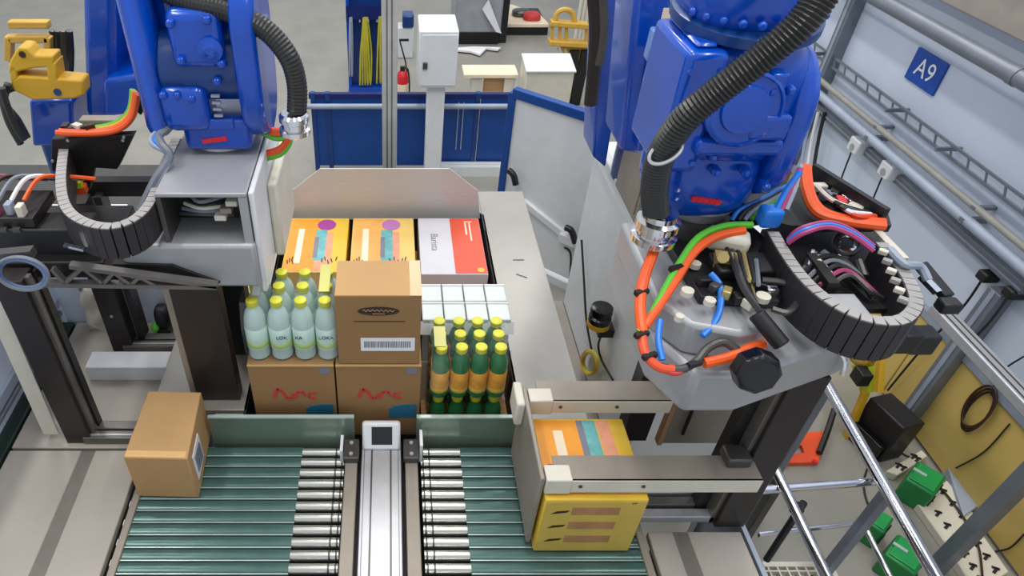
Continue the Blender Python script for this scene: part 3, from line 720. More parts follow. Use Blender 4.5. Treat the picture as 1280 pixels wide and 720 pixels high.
MB().b2(a.x, b.x, 5.9, 6.2, FZ, c_.z-0.02).build('box_body', 'tray_white', t, bevel=0.01); MB().box(((a.x+b.x)/2, 6.04, c_.z), ((b.x-a.x)*1.04, 0.32, 0.012), rx(8)).build('lid', 'white_paint', t)
# far yellow rig
gy = 6.6
def P(u, v, y=gy): return R(u, v, y=y)
a = P(712, 100)
t = thing('yellow_rig', (a.x, gy, FZ), 'yellow tool rig on black legs at the back, left of blue robot column', 'tool rig')
MB().bar(P(686, 52), P(737, 55), 0.12, 0.05).build('lower_beam', 'yellow_rig', t, bevel=0.01)
MB().bar(P(688, 28), P(735, 32), 0.10, 0.05).build('upper_beam', 'yellow_rig', t, bevel=0.01)
for u in (690, 700, 708, 733): MB().bar(P(u, 30), P(u, 53), 0.03, 0.03, up=(0, 1, 0)).build('upright', 'yellow_rig', t)
MB().tube([P(693, 28), P(697, 16), P(706, 12), P(715, 16), P(719, 30)], 0.025, 8).build('handle', 'yellow_rig', t)
MB().prism([P(700, 58), P(735, 60), P(733, 76), P(706, 72)], (0, 0.1, 0)).build('gusset', 'yellow_rig', t)
for u in (718, 732): MB().bar(P(u, 62), (P(u, 62).x, gy+0.05, FZ), 0.09, 0.09, up=(0, 1, 0)).build('leg', 'black', t)
for k, u in enumerate((688, 697, 706)): MB().bar(P(u, 60), P(u+8, 85), 0.02, 0.02).build('white_strut', 'tray_white', t)
# pale tubes above the rig
for i, u in enumerate((722, 727, 732)):
    a = P(u, 30, 7.2); tag(MB().cyl((a.x, 7.2, FZ), (a.x, 7.2, 0.9), 0.018).build('tube_pole', 'tray_white'), ('leftmost pale upright tube behind the yellow rig', 'middle one of the pale upright tubes behind the yellow rig', 'rightmost pale upright tube, next to the dark cable sleeve')[i], 'pole', 'pale tubes behind the yellow rig')

# ================================================================ white gate with blue frame, robot pedestal, scanner
g0, g1 = Vector((0.775, 4.05, FZ)), Vector((1.247, 3.63, FZ))
GZ = 0.25
gt = thing('safety_gate', (g0+g1)/2, 'white gate panel with blue frame and black handles right of the fence', 'gate')
d = (g1-g0).normalized()
MB().bar(g0+Vector((0, 0, 0.66)), g1+Vector((0, 0, 0.66)), 0.02, 1.13).build('panel', 'white_paint', gt, bevel=0.003)
MB().bar(g0+Vector((0, 0, GZ-FZ)), g1-d*0.1+Vector((0, 0, GZ-FZ)), 0.05, 0.06).build('top_frame', 'blue_fence', gt, bevel=0.005)
MB().bar(g0+Vector((0, 0, 0.05)), g0+Vector((0, 0, GZ-FZ)), 0.05, 0.05, up=d).build('side_frame', 'blue_fence', gt, bevel=0.005)
MB().bar(g0+Vector((0, 0, 0.03)), g1+Vector((0, 0, 0.03)), 0.05, 0.06).build('bottom_frame', 'white_paint', gt)
def gp(u, v):                                    # point on the gate's face
    n = Vector((d.y, -d.x, 0)); r = R(u, v, d=1)-Vector((0, 0, CAMZ)); t_ = (g0-Vector((0, 0, CAMZ))).dot(n)/r.dot(n); return Vector((0, 0, CAMZ))+r*t_
for pts in (((640, 208), (646, 214), (649, 226)), ((711, 279), (718, 283), (723, 298))):
    MB().tube([gp(u, v)+Vector((-0.03, -0.05, 0)) for u, v in pts], 0.022, 10).build('handle', 'black', gt)
MB().box(gp(713, 296)+Vector((-0.02, -0.03, 0)), (0.12, 0.05, 0.07), rz(-42)).build('latch_block', 'white_paint', gt, bevel=0.008)
MB().tube([gp(708, 306)+Vector((-0.02, -0.03, 0)), gp(716, 315)+Vector((-0.02, -0.03, 0)), gp(714, 355)+Vector((-0.02, -0.03, 0))], 0.008, 6).build('latch_lever', 'black', gt)
MB().tube([gp(656, 258)+Vector((-0.01, -0.02, 0)), gp(672, 266)+Vector((-0.01, -0.02, 0)), gp(686, 277)+Vector((-0.01, -0.02, 0))], 0.005, 6).build('cord', 'black', gt)
MB().bar(gp(655, 250)+Vector((-0.01, -0.02, 0)), gp(712, 296)+Vector((-0.01, -0.02, 0)), 0.03, 0.05).build('middle_rail', 'white_paint', gt, bevel=0.005)

pd = thing('robot_pedestal', (1.5, 2.8, FZ), 'white steel pedestal under the right blue robot', 'pedestal')
MB().poly([(1.17, 2.10), (1.85, 2.10), (1.85, 3.50), (1.17, 3.50)], FZ, 0.20).build('body', 'white_paint', pd, bevel=0.015)
MB().b2(1.155, 1.19, 2.10, 3.50, 0.12, 0.22).build('top_flange', 'white_paint', pd, bevel=0.008)
# grey deck plate between well and pedestal
dp = [R(u, v, z=FZ+0.005) for u, v in ((684, 350), (716, 366), (770, 480), (712, 480))]
fp = thing('floor_plate', (0.9, 2.4, FZ), 'beige floor plate between pallet deck and white pedestal', 'floor plate')
MB().b2(0.72, 1.165, 1.6, 3.5, FZ, FZ+0.012).build('plate', 'table_sheet', fp); 
for y in (2.05, 2.75): MB().b2(0.72, 1.165, y, y+0.008, FZ+0.012, FZ+0.014).build('joint', 'pipe_grey', fp)
p = R(752, 398, x=1.10)
sc = thing('laser_scanner', (1.10, p.y, p.z-0.1), 'black safety laser scanner with yellow base on the white pedestal', 'scanner')
MB().lathe((1.09, p.y, p.z-0.05), [(0.055, 0), (0.06, 0.005), (0.06, 0.035)], n=18).build('yellow_base', 'yellow', sc)
MB().lathe((1.09, p.y, p.z-0.015), [(0.058, 0), (0.058, 0.03), (0.045, 0.04), (0.045, 0.055), (0.058, 0.06), (0.055, 0.09), (0.02, 0.095)], n=20).build('scan_head', 'black_gloss', sc)
MB().b2(1.09, 1.175, p.y-0.04, p.y+0.04, p.z-0.10, p.z-0.05).build('bracket', 'black', sc)
a = R(738, 452, z=FZ+0.02)
yc = thing('cable_coil', R(737, 468, x=1.12), 'coil of yellow cable hanging on the pedestal below the scanner', 'cable')
for k in range(5):
    MB().tube([R(737+9*math.cos(w)+1.5*math.cos(k*2), 453+14*math.sin(w)+1.5*math.sin(k*2), x=1.145-0.010*k) for w in [i*math.pi/5 for i in range(10)]], 0.009, 6, sub=3, closed=True).build('cable_loop', 'lime' if k % 2 else 'yellow', yc)
tag(MB().tube([R(727, 300, x=1.14), R(730, 350, x=1.14), R(733, 400, x=1.14), R(740, 440, x=1.15)], 0.007, 6).build('scanner_cable', 'black'), 'black cable hanging down the white pedestal to the yellow coil', 'cable')
tag(MB().tube([R(756, 412, x=1.11), R(748, 430, x=1.12), R(752, 450, x=1.14), R(766, 475, x=1.15)], 0.006, 6).build('scanner_cable', 'black'), 'black cable running from the scanner down the pedestal side', 'cable')

# ================================================================ left side machine and fence
lw = thing('guard_wall', (-1.45, 1.7, FZ), 'white guard wall with dark green base strip on the far left', 'guard wall')
MB().b2(-1.60, -1.42, 0.3, 2.25, FZ, 0.62).build('panel', 'wall_white', lw, bevel=0.005)
MB().b2(-1.42, -1.365, 0.3, 2.19, -0.25, 0.012).build('base_strip', 'green_dark', lw, bevel=0.004)
MB().b2(-1.425, -1.40, 0.3, 2.2, 0.10, 0.14).build('ledge', 'trunk_grey', lw, bevel=0.004)
MB().b2(-1.425, -1.405, 0.3, 2.2, 0.05, 0.07).build('ledge', 'pipe_grey', lw, bevel=0.004)
t = thing('white_beam', (-1.15, 2.08, 0.0), 'white square beam lying on the left table behind the gripper', 'beam')
a, b = R(112, 476, z=0.0), R(214, 476, z=0.0)
MB().b2(a.x, b.x, a.y, a.y+0.09, 0.0, 0.075).build('beam_body', 'white_paint', t, bevel=0.004); MB().b2(b.x-0.002, b.x+0.004, a.y, a.y+0.09, 0.0, 0.075).build('end_cap', 'tray_white', t)
t = thing('cover_panel', (-1.0, 2.22, FZ), 'white machine cover panel behind the left gripper legs', 'panel')
MB().b2(-1.41, -0.87, 2.21, 2.24, FZ, 0.34).build('panel', 'wall_white', t, bevel=0.005); MB().b2(-1.41, -0.87, 2.205, 2.245, 0.34, 0.36).build('edge', 'white', t)
# crinkled sheet hanging in front of the cover
vs = []; fs = []
for i in range(9):
    for j in range(5):
        p = R(97+32*j/4+i*2.4, 357+i*9.0, y=2.14+0.015*((i+j) % 2))
        vs.append(p+Vector((0, 0.012*math.sin(i*2.1+j), 0)))
for i in range(8):
    for j in range(4): fs.append((i*5+j, i*5+j+1, (i+1)*5+j+1, (i+1)*5+j))
mm = MB().add(vs, fs); o = mm.build('hanging_sheet', 'tray_white'); md = o.modifiers.new('thickness', 'SOLIDIFY'); md.thickness = 0.006
tag(o, 'crumpled pale sheet hanging behind the left gripper legs', 'sheet')
t = thing('black_nozzle', R(92, 420, y=2.3), 'small black nozzle on the left table beside the beam', 'nozzle')
a = R(82, 421, y=2.3); b = R(100, 419, y=2.3); MB().cyl(a, b, 0.012, 0.006).build('nozzle', 'black', t); MB().bar(b, b+Vector((0, 0.02, -0.16)), 0.015, 0.015).build('grip', 'black', t)
t = thing('dark_bag', R(203, 405, y=2.1), 'dark bag with lime stripe on the machine behind the left gripper', 'bag')
a = R(203, 395, y=2.14); MB().ell(a, (0.028, 0.035, 0.055), p=0.55).build('bag_body', 'black', t); MB().ell(a+Vector((-0.03, -0.02, -0.04)), (0.018, 0.03, 0.02)).build('lime_stripe', 'cable_green', t)
MB().b2(a.x-0.03, a.x+0.03, a.y-0.03, a.y+0.06, a.z-0.08, a.z-0.055).build('hanger', 'steel_dark', t)
# far left low bench behind gripper
t = thing('steel_bench', (-1.9, 3.9, FZ), 'low grey steel bench behind the left robot', 'bench')
MB().b2(-3.2, -1.30, 3.5, 4.3, -0.45, -0.40).build('bench_top', 'steel_dark', t); MB().b2(-3.2, -1.32, 3.52, 3.56, -0.62, -0.45).build('apron', 'pipe_grey', t)
for x in (-3.0, -1.4):
    for y in (3.6, 4.2): MB().b2(x-0.03, x+0.03, y-0.03, y+0.03, FZ, -0.45).build('leg', 'steel_dark', t)
tag(MB().box((-1.95, 3.75, -0.395), (0.5, 0.03, 0.01)).build('steel_ruler', 'white'), 'thin white straightedge lying on the grey steel bench', 'ruler')

# ================================================================ right railings, grating and floor clutter
def rail(pts, r=0.021, m='chrome', nm='rail', par=None): return MB().tube(pts, r, 12, smooth=False).build(nm, m, par)
rl = thing('platform_railing', (1.5, 1.2, FZ), 'tubular steel railing around the grating in the lower right', 'railing')
a, b = R(1033, 480, z=0.02), R(1168, 718, z=0.02)
dd = (b-a).normalized()
rail([a, b+dd*0.35], 0.020, par=rl, nm='top_rail')
c1, c2 = R(965, 578, z=0.0), R(1034, 722, z=0.0)
rail([c1, c2+(c2-c1).normalized()*0.3], 0.017, par=rl, nm='top_rail')
e1, e2 = R(945, 613, z=-0.02), R(1092, 602, z=-0.02)
rail([e1, e2], 0.015, par=rl, nm='cross_rail')
f1, f2 = R(948, 668, z=-0.35), R(1078, 653, z=-0.35)
rail([f1, f2], 0.011, par=rl, nm='lower_rail')
def post(u, v, z, w=0.034, m='pipe_grey'):
    p = R(u, v, z=z); MB().b2(p.x-w/2, p.x+w/2, p.y-w/2, p.y+w/2, FZ, z).build('post', m, rl, bevel=0.003)
post(1108, 618, 0.0); post(1036, 482, 0.0, 0.03); post(975, 600, -0.01, 0.03, 'steel_dark')
g_a, g_b = R(1084, 664, z=-0.3), R(1114, 724, z=-0.3); rail([g_a, g_b], 0.010, par=rl, nm='knee_rail')
MB().tube([R(1005, 628, z=-0.05), R(958, 700, z=-0.35)], 0.012, 8, smooth=False).build('gas_strut', 'black', rl)
for k in range(3): MB().tube([R(996+4*math.cos(w)*2, 632+4*math.sin(w)+k*3, z=0.0) for w in [i*math.pi/4 for i in range(8)]], 0.004, 6, sub=3, closed=True).build('cable_tie', 'black', rl)
gr = thing('floor_grating', (1.4, 1.0, FZ), 'white grid grating step at the bottom edge right of the conveyor', 'grating')
a, b, c_ = R(952, 716, z=-0.5), R(1046, 716, z=-0.5), R(965, 702, z=-0.5)
gx0, gx1, gy1 = a.x, b.x, c_.y; gy0 = gy1-0.5
MB().b2(gx0, gx1, gy0, gy0+0.02, -0.53, -0.5).b2(gx0, gx1, gy1-0.02, gy1, -0.53, -0.5).b2(gx0, gx0+0.02, gy0, gy1, -0.53, -0.5).b2(gx1-0.02, gx1, gy0, gy1, -0.53, -0.5).build('frame', 'tray_white', gr)
n = int((gx1-gx0)/0.035)
for k in range(1, n): x = gx0+k*(gx1-gx0)/n; MB().b2(x-0.003, x+0.003, gy0, gy1, -0.53, -0.502).build('bar', 'tray_white', gr)
for k in range(1, 14): y = gy0+k*0.5/14; MB().b2(gx0, gx1, y-0.003, y+0.003, -0.53, -0.503).build('bar', 'tray_white', gr)
for x in (gx0+0.03, gx1-0.03):
    for y in (gy0+0.03, gy1-0.03): MB().b2(x-0.02, x+0.02, y-0.02, y+0.02, FZ, -0.53).build('leg', 'steel_dark', gr)
gp_ = thing('guard_screen', (1.2, 1.2, FZ), 'grey sheet guard screen between right table and grating', 'screen')
MB().b2(1.15, 1.165, 0.6, 1.42, FZ, -0.02).build('sheet', 'trunk_grey', gp_); MB().b2(1.14, 1.175, 1.40, 1.43, FZ, 0.0).build('edge_post', 'alu', gp_)
# second railing next to the wall
r2 = thing('wall_railing', (2.5, 1.9, FZ), 'thick steel guard rail in front of the yellow wall', 'railing')
a, b = R(1183, 403, x=2.5), R(1281, 511, x=2.5)
MB().bar(Vector((2.5, 2.35, -0.05)), Vector((2.5, 0.6, -0.05)), 0.075, 0.05).build('rail', 'alu', r2, bevel=0.006)
for dx in (-0.02, 0.012): MB().b2(2.5+dx-0.004, 2.5+dx+0.004, 0.6, 2.35, -0.026, -0.0235).build('groove', 'steel_dark', r2)
for y in (1.60, 0.7): MB().b2(2.47, 2.53, y-0.03, y+0.03, FZ, -0.075).build('post', 'pipe_grey', r2, bevel=0.006)
# orange bracket on floor
op = [R(u, v, z=FZ+0.0) for u, v in ((990, 545), (1030, 543), (1021, 582), (974, 583), (980, 572), (1003, 570), (1000, 560), (985, 560))]
t = thing('orange_bracket', (op[0]+op[2])/2, 'flat orange metal bracket lying on the floor behind the railing', 'bracket')
MB().prism(op, (0, 0, 0.03)).build('bracket_plate', 'orange_red', t, bevel=0.004)
MB().tube([R(1024, 566, z=FZ+0.05), R(1034, 540, z=FZ+0.06), R(1043, 512, z=FZ+0.08)], 0.016, 8).build('black_handle', 'black', t)
for u, v in ((1018, 577), (984, 578)): q = R(u, v, z=FZ+0.03); MB().cyl(q, q+Vector((0, 0, 0.006)), 0.012, n=10).build('bolt', 'red', t)
# lime tool stand
p = R(1078, 498, x=2.5)
t = thing('lime_tool', (p.x, p.y, FZ), 'bright lime tool with black block standing near the wall', 'tool')
def Q(u, v, x=2.5): return R(u, v, x=x)
MB().prism([Q(1064, 456), Q(1086, 459), Q(1089, 474), Q(1086, 492), Q(1074, 491), Q(1072, 472), Q(1066, 468)], (0.05, 0.02, 0)).build('body', 'lime', t, bevel=0.004)
MB().box(Q(1084, 470)+Vector((-0.03, 0, 0)), (0.06, 0.08, 0.08)).build('black_block', 'black', t, bevel=0.006)
MB().bar(Q(1082, 490), (p.x, p.y-0.05, FZ), 0.03, 0.03, up=(0, 1, 0)).build('leg', 'yellow', t)
MB().ell(Q(1078, 445), (0.06, 0.06, 0.05), p=0.8).build('yellow_head', 'yellow_rig', t); MB().bar(Q(1084, 452), Q(1100, 440), 0.03, 0.03).build('arm', 'yellow', t); MB().bar(Q(1102, 442), Q(1098, 490), 0.03, 0.03).build('arm', 'yellow', t)
t = thing('black_box', R(1122, 515, x=2.62), 'black box with glossy side on the floor by the yellow wall', 'box')
a = R(1118, 518, x=2.62); MB().box(Vector((2.62, a.y, FZ+0.14)), (0.14, 0.22, 0.28), rz(15)).build('box_body', 'black', t, bevel=0.01); MB().box(Vector((2.53, a.y-0.02, FZ+0.06)), (0.03, 0.20, 0.12), rz(15)).build('front_tray', 'black_gloss', t, bevel=0.006)
# white tray strips with dark notches, green crates
def strip(pts4, n, lab):
    A, B, C_, D = [R(u, v, z=FZ+0.05) for u, v in pts4]       # A-B far edge, D-C near edge
    t = thing('tray_strip', (A+C_)/2-Vector((0, 0, 0.05)), lab, 'tray')
    MB().prism([A-Z*0.05, B-Z*0.05, C_-Z*0.05, D-Z*0.05], (0, 0, 0.05)).build('strip_body', 'tray_white', t, bevel=0.006)
    for k in range(n):
        f = (k+0.5)/n
        for g in (0.25, 0.7):
            p = (A*(1-f)+D*f)*(1-g)+(B*(1-f)+C_*f)*g
            MB().box(p+Vector((0, 0, 0.003)), (0.035, 0.012, 0.006), rz(35)).box(p+Vector((0.01, 0.012, 0.003)), (0.03, 0.010, 0.006), rz(-25)).build('notch', 'print_black', t)
strip(((1146, 628), (1184, 600), (1232, 660), (1190, 690)), 4, 'white notched tray strip beside the large green crate')
strip(((1192, 694), (1226, 664), (1262, 715), (1220, 740)), 3, 'white notched tray strip at the bottom of the frame by the wall')
strip(((1108, 588), (1152, 562), (1160, 570), (1122, 594)), 2, 'short white notched tray strip above the large green crate')
def crate(u, v, sx, sy, sz, a, lab):
    p = R(u, v, z=FZ+sz); t = thing('green_crate', (p.x, p.y, FZ), lab, 'crate', 'green plastic crates on the floor')
    q = rz(a); c0 = Vector((p.x, p.y, FZ+sz/2))
    MB().box(c0, (sx, sy, sz), q).build('crate_body', 'crate_green', t, bevel=0.01)
    MB().box(c0+Vector((0, 0, sz/2+0.003)), (sx*0.82, sy*0.82, 0.008), q).build('lid', mat('crate_lid', (34, 150, 76), 0.3), t, bevel=0.003)
    MB().box(c0+q @ Vector((0, sy*0.25, sz/2+0.008)), (sx*0.1, sy*0.45, 0.008), q).build('white_clip', 'slat_edge', t)
    for s in (-1, 1): MB().box(c0+q @ Vector((s*sx*0.3, -sy/2-0.003, 0)), (sx*0.16, 0.01, sz*0.5), q).build('latch', 'green_dark', t)
crate(1158, 597, 0.17, 0.13, 0.15, 40, 'large green crate between the two white tray strips')
crate(1098, 648, 0.12, 0.10, 0.14, 40, 'small green crate farther left, behind the steel rail')
crate(1134, 692, 0.16, 0.13, 0.14, 40, 'green crate nearest the bottom edge of the frame')
t = thing('grey_floor_box', R(1205, 610, z=FZ), 'flat steel grey box lying against the yellow wall', 'box')
q = [R(u, v, z=FZ+0.07) for u, v in ((1180, 568), (1196, 560), (1224, 632), (1205, 645))]
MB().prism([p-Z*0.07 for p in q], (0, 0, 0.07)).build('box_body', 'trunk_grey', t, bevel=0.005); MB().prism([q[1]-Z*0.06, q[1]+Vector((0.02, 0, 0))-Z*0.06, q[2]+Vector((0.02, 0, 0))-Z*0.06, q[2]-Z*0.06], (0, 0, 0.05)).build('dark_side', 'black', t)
for i, (pts, lab) in enumerate(((((1093, 566), (1080, 600), (1085, 630), (1098, 642)), 'thin black cable curving on the floor beside the steel rail'), (((1098, 500), (1100, 530), (1112, 552), (1130, 568), (1150, 575)), 'thin cable running from the black box to the green crate'), (((1172, 605), (1200, 640), (1222, 680), (1228, 720)), 'brown cord lying along the white tray strips'))):
    tag(MB().tube([R(u, v, z=FZ+(0.062 if i == 2 else 0.006)) for u, v in pts], 0.005, 6).build('floor_cable', 'black' if i < 2 else 'print_brown'), lab, 'cable')
# ================================================================ blue robots
def capsule(y0, y1, z0, z1, n=8):
    """rounded outline in the y-z plane"""
    r = (y1-y0)/2; cy = (y0+y1)/2; pts = []
    for k in range(n+1): w = math.pi*k/n; pts.append((cy+r*math.cos(w), z1-r+r*math.sin(w)))
    for k in range(n+1): w = math.pi+math.pi*k/n; pts.append((cy+r*math.cos(w), z0+r+r*math.sin(w)))
    return pts
def wrist(par, cx, cy, zb, mir, style):
    s = mir
    def xx(a, b): return (cx+s*a, cx+s*b) if s > 0 else (cx+s*b, cx+s*a)
    def bx(a, b, y0, y1, z0, z1, nm, m='blue', bev=0.02, p=par):
        q = xx(a, b); return MB().b2(q[0], q[1], cy+y0, cy+y1, zb+z0, zb+z1).build(nm, m, p, bevel=bev, segs=3)
    MB().lathe((cx+s*0.02, cy, zb-0.04), [(0.075, 0), (0.08, 0.008), (0.08, 0.04), (0.10, 0.045), (0.10, 0.06)], n=24).build('flange', 'alu', par)
    if style == 'left':
        wb = bx(-0.075, 0.13, -0.11, 0.11, 0.01, 0.115, 'wrist_block', bev=0.022)
        bx(-0.05, 0.085, -0.115, -0.10, 0.085, 0.118, 'cover_plate', 'blue', 0.006, wb)
        bx(-0.185, -0.105, -0.12, 0.13, 0.05, 0.52, 'left_cheek', bev=0.045)
        q = xx(0.115, 0.185)
        MB().prism([(q[0], y, z) for y, z in capsule(cy-0.15, cy+0.15, zb+0.03, zb+0.52)], (q[1]-q[0], 0, 0)).build('right_cheek', 'blue', par, bevel=0.02, segs=3)
        dr = MB().cyl((cx-0.11, cy-0.01, zb+0.25), (cx+0.12, cy-0.01, zb+0.25), 0.105, n=28).build('drum', 'blue_dark', par, bevel=0.01)
        bx(-0.12, 0.02, -0.13, 0.0, 0.08, 0.22, 'motor_cover', bev=0.03); bx(-0.06, 0.09, -0.12, 0.02, 0.27, 0.43, 'front_cover', bev=0.025)
        MB().lathe((cx+0.055, cy-0.118, zb+0.33), [(0.034, 0), (0.034, 0.012), (0.02, 0.014), (0.012, 0.02)], axis=(0, -1, 0), n=20).build('pivot_cap', 'blue', par)
        for k, (a, z) in enumerate(((-0.04, 0.40), (-0.03, 0.30), (0.06, 0.41), (0.08, 0.29), (-0.10, 0.20), (-0.06, 0.20), (-0.02, 0.19), (0.06, 0.24))):
            MB().ell((cx+a, cy-0.125 if z < 0.42 else cy-0.11, zb+z), (0.012, 0.014, 0.012), n=10, m=6, p=0.7).build('bolt', 'blue', par)
        for k in range(4): bx(0.03, 0.055, -0.112, -0.100, 0.125+0.02*k, 0.132+0.02*k, 'fin', 'trunk_grey', 0.0)
        MB().b2(cx-0.12, cx+0.12, cy-0.02, cy+0.14, zb+0.28, zb+0.75).build('forearm', 'blue', par, bevel=0.04, segs=3)
        fy = cy-0.1105
    else:
        MB().ell((cx-0.005, cy, zb+0.10), (0.135, 0.125, 0.12), n=28, m=14, p=0.72).build('wrist_block', 'blue', par)
        MB().ell((cx+0.01, cy+0.01, zb+0.29), (0.15, 0.14, 0.18), n=28, m=14, p=0.7).build('wrist_body', 'blue', par)
        q = (cx+0.105, cx+0.165)
        MB().prism([(q[0], y, z) for y, z in capsule(cy-0.13, cy+0.14, zb+0.03, zb+0.42)], (q[1]-q[0], 0, 0)).build('right_cheek', 'blue', par, bevel=0.022, segs=3)
        mbx = MB().b2(cx-0.168, cx-0.075, cy-0.135, cy+0.10, zb+0.15, zb+0.44).build('motor_box', 'blue', par, bevel=0.016, segs=3)
        MB().b2(cx-0.145, cx-0.10, cy-0.11, cy+0.08, zb+0.44, zb+0.452).build('box_lid', 'blue', mbx, bevel=0.006)
        for k in range(4): MB().cyl((cx-0.155+0.065*(k % 2), cy-0.135, zb+0.18+0.22*(k//2)), (cx-0.155+0.065*(k % 2), cy-0.141, zb+0.18+0.22*(k//2)), 0.007, n=8).build('bolt', 'blue', mbx)
        for a, z in ((0.03, 0.36), (0.07, 0.36), (0.09, 0.22), (-0.05, 0.20), (0.04, 0.16), (-0.03, 0.16), (0.10, 0.12)): MB().ell((cx+a, cy-0.135, zb+z), (0.011, 0.02, 0.011), n=10, m=6, p=0.7).build('bolt', 'blue', par)
        bx(0.02, 0.055, -0.15, -0.10, 0.32, 0.40, 'small_hatch', 'blue', 0.006)
        MB().lathe((cx-0.02, cy-0.145, zb+0.32), [(0.085, 0), (0.085, 0.012), (0.078, 0.016), (0.075, 0.010), (0.055, 0.010), (0.052, 0.018), (0.02, 0.02)], axis=(0, -1, 0.12), n=28).build('service_cover', 'blue', par)
        bx(-0.10, 0.10, -0.155, -0.08, 0.205, 0.245, 'rib', 'blue', 0.012)
        bx(0.0, 0.09, -0.165, -0.10, 0.25, 0.31, 'hatch', 'blue', 0.010)
        MB().ell((cx+0.0, cy+0.03, zb+0.58), (0.16, 0.16, 0.17), n=28, m=14, p=0.75).build('forearm_head', 'blue', par)
        MB().lathe((cx+0.0, cy+0.02, zb+0.455), [(0.15, 0), (0.162, 0.006), (0.162, 0.028), (0.15, 0.034)], axis=(0, -0.1, 1), n=32).build('joint_ring', 'blue_dark', par)
        MB().cyl((cx+0.0, cy+0.06, zb+0.62), (cx+0.05, cy+0.25, zb+1.1), 0.15, n=28).build('forearm', 'blue', par)
        for k in range(10):
            w = 0.4+k*0.24; MB().ell((cx+0.155*math.cos(w+math.pi), cy+0.02-0.155*math.sin(w), zb+0.495), (0.010, 0.010, 0.010), n=8, m=6).build('bolt', 'blue', par)
        fy = cy-0.1235
    m = MB(); lx = cx-0.02+(0.04 if style == 'left' else 0); lz = zb+(0.052 if style == 'left' else 0.07)
    tl = 0.14 if style == 'left' else -0.16
    for k in range(5):                            # slanted red wordmark, letters not readable
        a = lx-0.032+0.015*k; z = lz+tl*(a-lx)
        m.box((a, fy-0.002, z), (0.0115, 0.006, 0.013)); 
    m.box((lx, fy-0.001, lz), (0.074, 0.005, 0.012), Matrix.Rotation(-math.atan(tl), 3, 'Y')); m.build('red_wordmark', 'red', par, smooth=0)

# ---- right robot
rb = thing('industrial_robot', (1.4, 2.8, 0.2), 'glossy blue industrial robot arm reaching in from the right, black corrugated hose', 'robot')
wrist(rb, 0.80, 1.56, 1.03, 1, 'right')
def prism_uv(uv, y, dep, nm, m, par, bev=0.01):
    return MB().prism([R(u, v, y=y) for u, v in uv][::-1], (0, dep, 0)).build(nm, m, par, bevel=bev)
p1 = prism_uv(((741, 196), (757, 210), (792, 0), (800, -60), (765, -60), (752, 0)), 3.0, 0.22, 'lower_arm', 'blue', rb)
p2 = prism_uv(((775, 190), (806, 195), (838, 40), (845, -60), (800, -60), (790, 40)), 2.35, 0.25, 'upper_arm', 'blue', rb, 0.02)
prism_uv(((797, 190), (812, 190), (832, 60), (820, 60)), 2.3, 0.08, 'arm_cover', 'blue', rb, 0.01)
prism_uv(((808, 78), (828, 82), (834, 40), (818, 38)), 2.25, 0.05, 'cover_plate', mat('reflection_lightblue', (120, 160, 225), 0.25, 0.2), rb, 0.008)  # pale blue piece paints a reflection on the blue arm
for u, v, y in ((795, 17, 2.98), (843, 22, 2.30)):
    pz = R(u, v, y=y); st = MB().box(pz, (0.085, 0.004, 0.06)).build('warning_sticker', 'print_cream', rb)
    MB().prism([pz+Vector((-0.02, -0.003, -0.015)), pz+Vector((0.02, -0.003, -0.015)), pz+Vector((0, -0.003, 0.02))], (0, 0.002, 0)).build('warning_triangle', 'yellow', st)
MB().tube([R(742, -10, y=2.95), R(745, 40, y=2.95), R(742, 90, y=2.95), R(738, 130, y=2.95)], 0.03, 10).build('arm_cable_sleeve', 'column_dark', rb)
MB().tube([R(752, -10, y=2.93), R(754, 40, y=2.93), R(748, 80, y=2.93)], 0.022, 10).build('arm_cable_sleeve', 'steel_dark', rb)
MB().cyl((1.35, 3.1, 0.2), (1.35, 3.1, 0.42), 0.2, n=28).build('base', 'blue_dark', rb)
hp = [(1040, -25, 1.24), (1005, 25, 1.27), (960, 66, 1.31), (905, 108, 1.36), (855, 150, 1.42), (826, 195, 1.50), (818, 235, 1.57), (820, 265, 1.63)]
hs = MB().tube([R(u, v, d=d) for u, v, d in hp], 0.0295, 16, ripple=0.06, step=0.0042, sub=10).build('corrugated_hose', 'rubber', rb, smooth=15)
ORG[hs] = ORG[rb]
cpt = R(821, 282, d=1.66)
MB().lathe(cpt+Vector((0, 0, -0.045)), [(0.046, 0), (0.055, 0.006), (0.055, 0.022), (0.046, 0.026), (0.046, 0.04), (0.052, 0.044), (0.052, 0.064), (0.042, 0.07), (0.042, 0.085)], n=24).build('hose_collar', 'chrome', hs)
MB().tube([R(832, 190, d=1.46)+Vector((0.031*math.cos(w), 0.022*math.sin(w), 0.021*math.sin(w+1))) for w in [i*math.pi/5 for i in range(10)]], 0.004, 6, sub=3, closed=True).build('hose_clip', 'alu', hs)
gb = thing('grey_junction_box', (1.2, 2.8, 0.2), 'grey brown junction box on the white pedestal beside the blue arm', 'box')
bq = [R(764, 180, y=2.75), R(800, 200, y=2.75)]
MB().b2(1.13, 1.30, 2.62, 2.98, 0.22, 0.62).build('box_body', 'plate_beige', gb, bevel=0.012); MB().b2(1.124, 1.131, 2.65, 2.95, 0.26, 0.58).build('lid', 'plate_beige', gb, bevel=0.004)

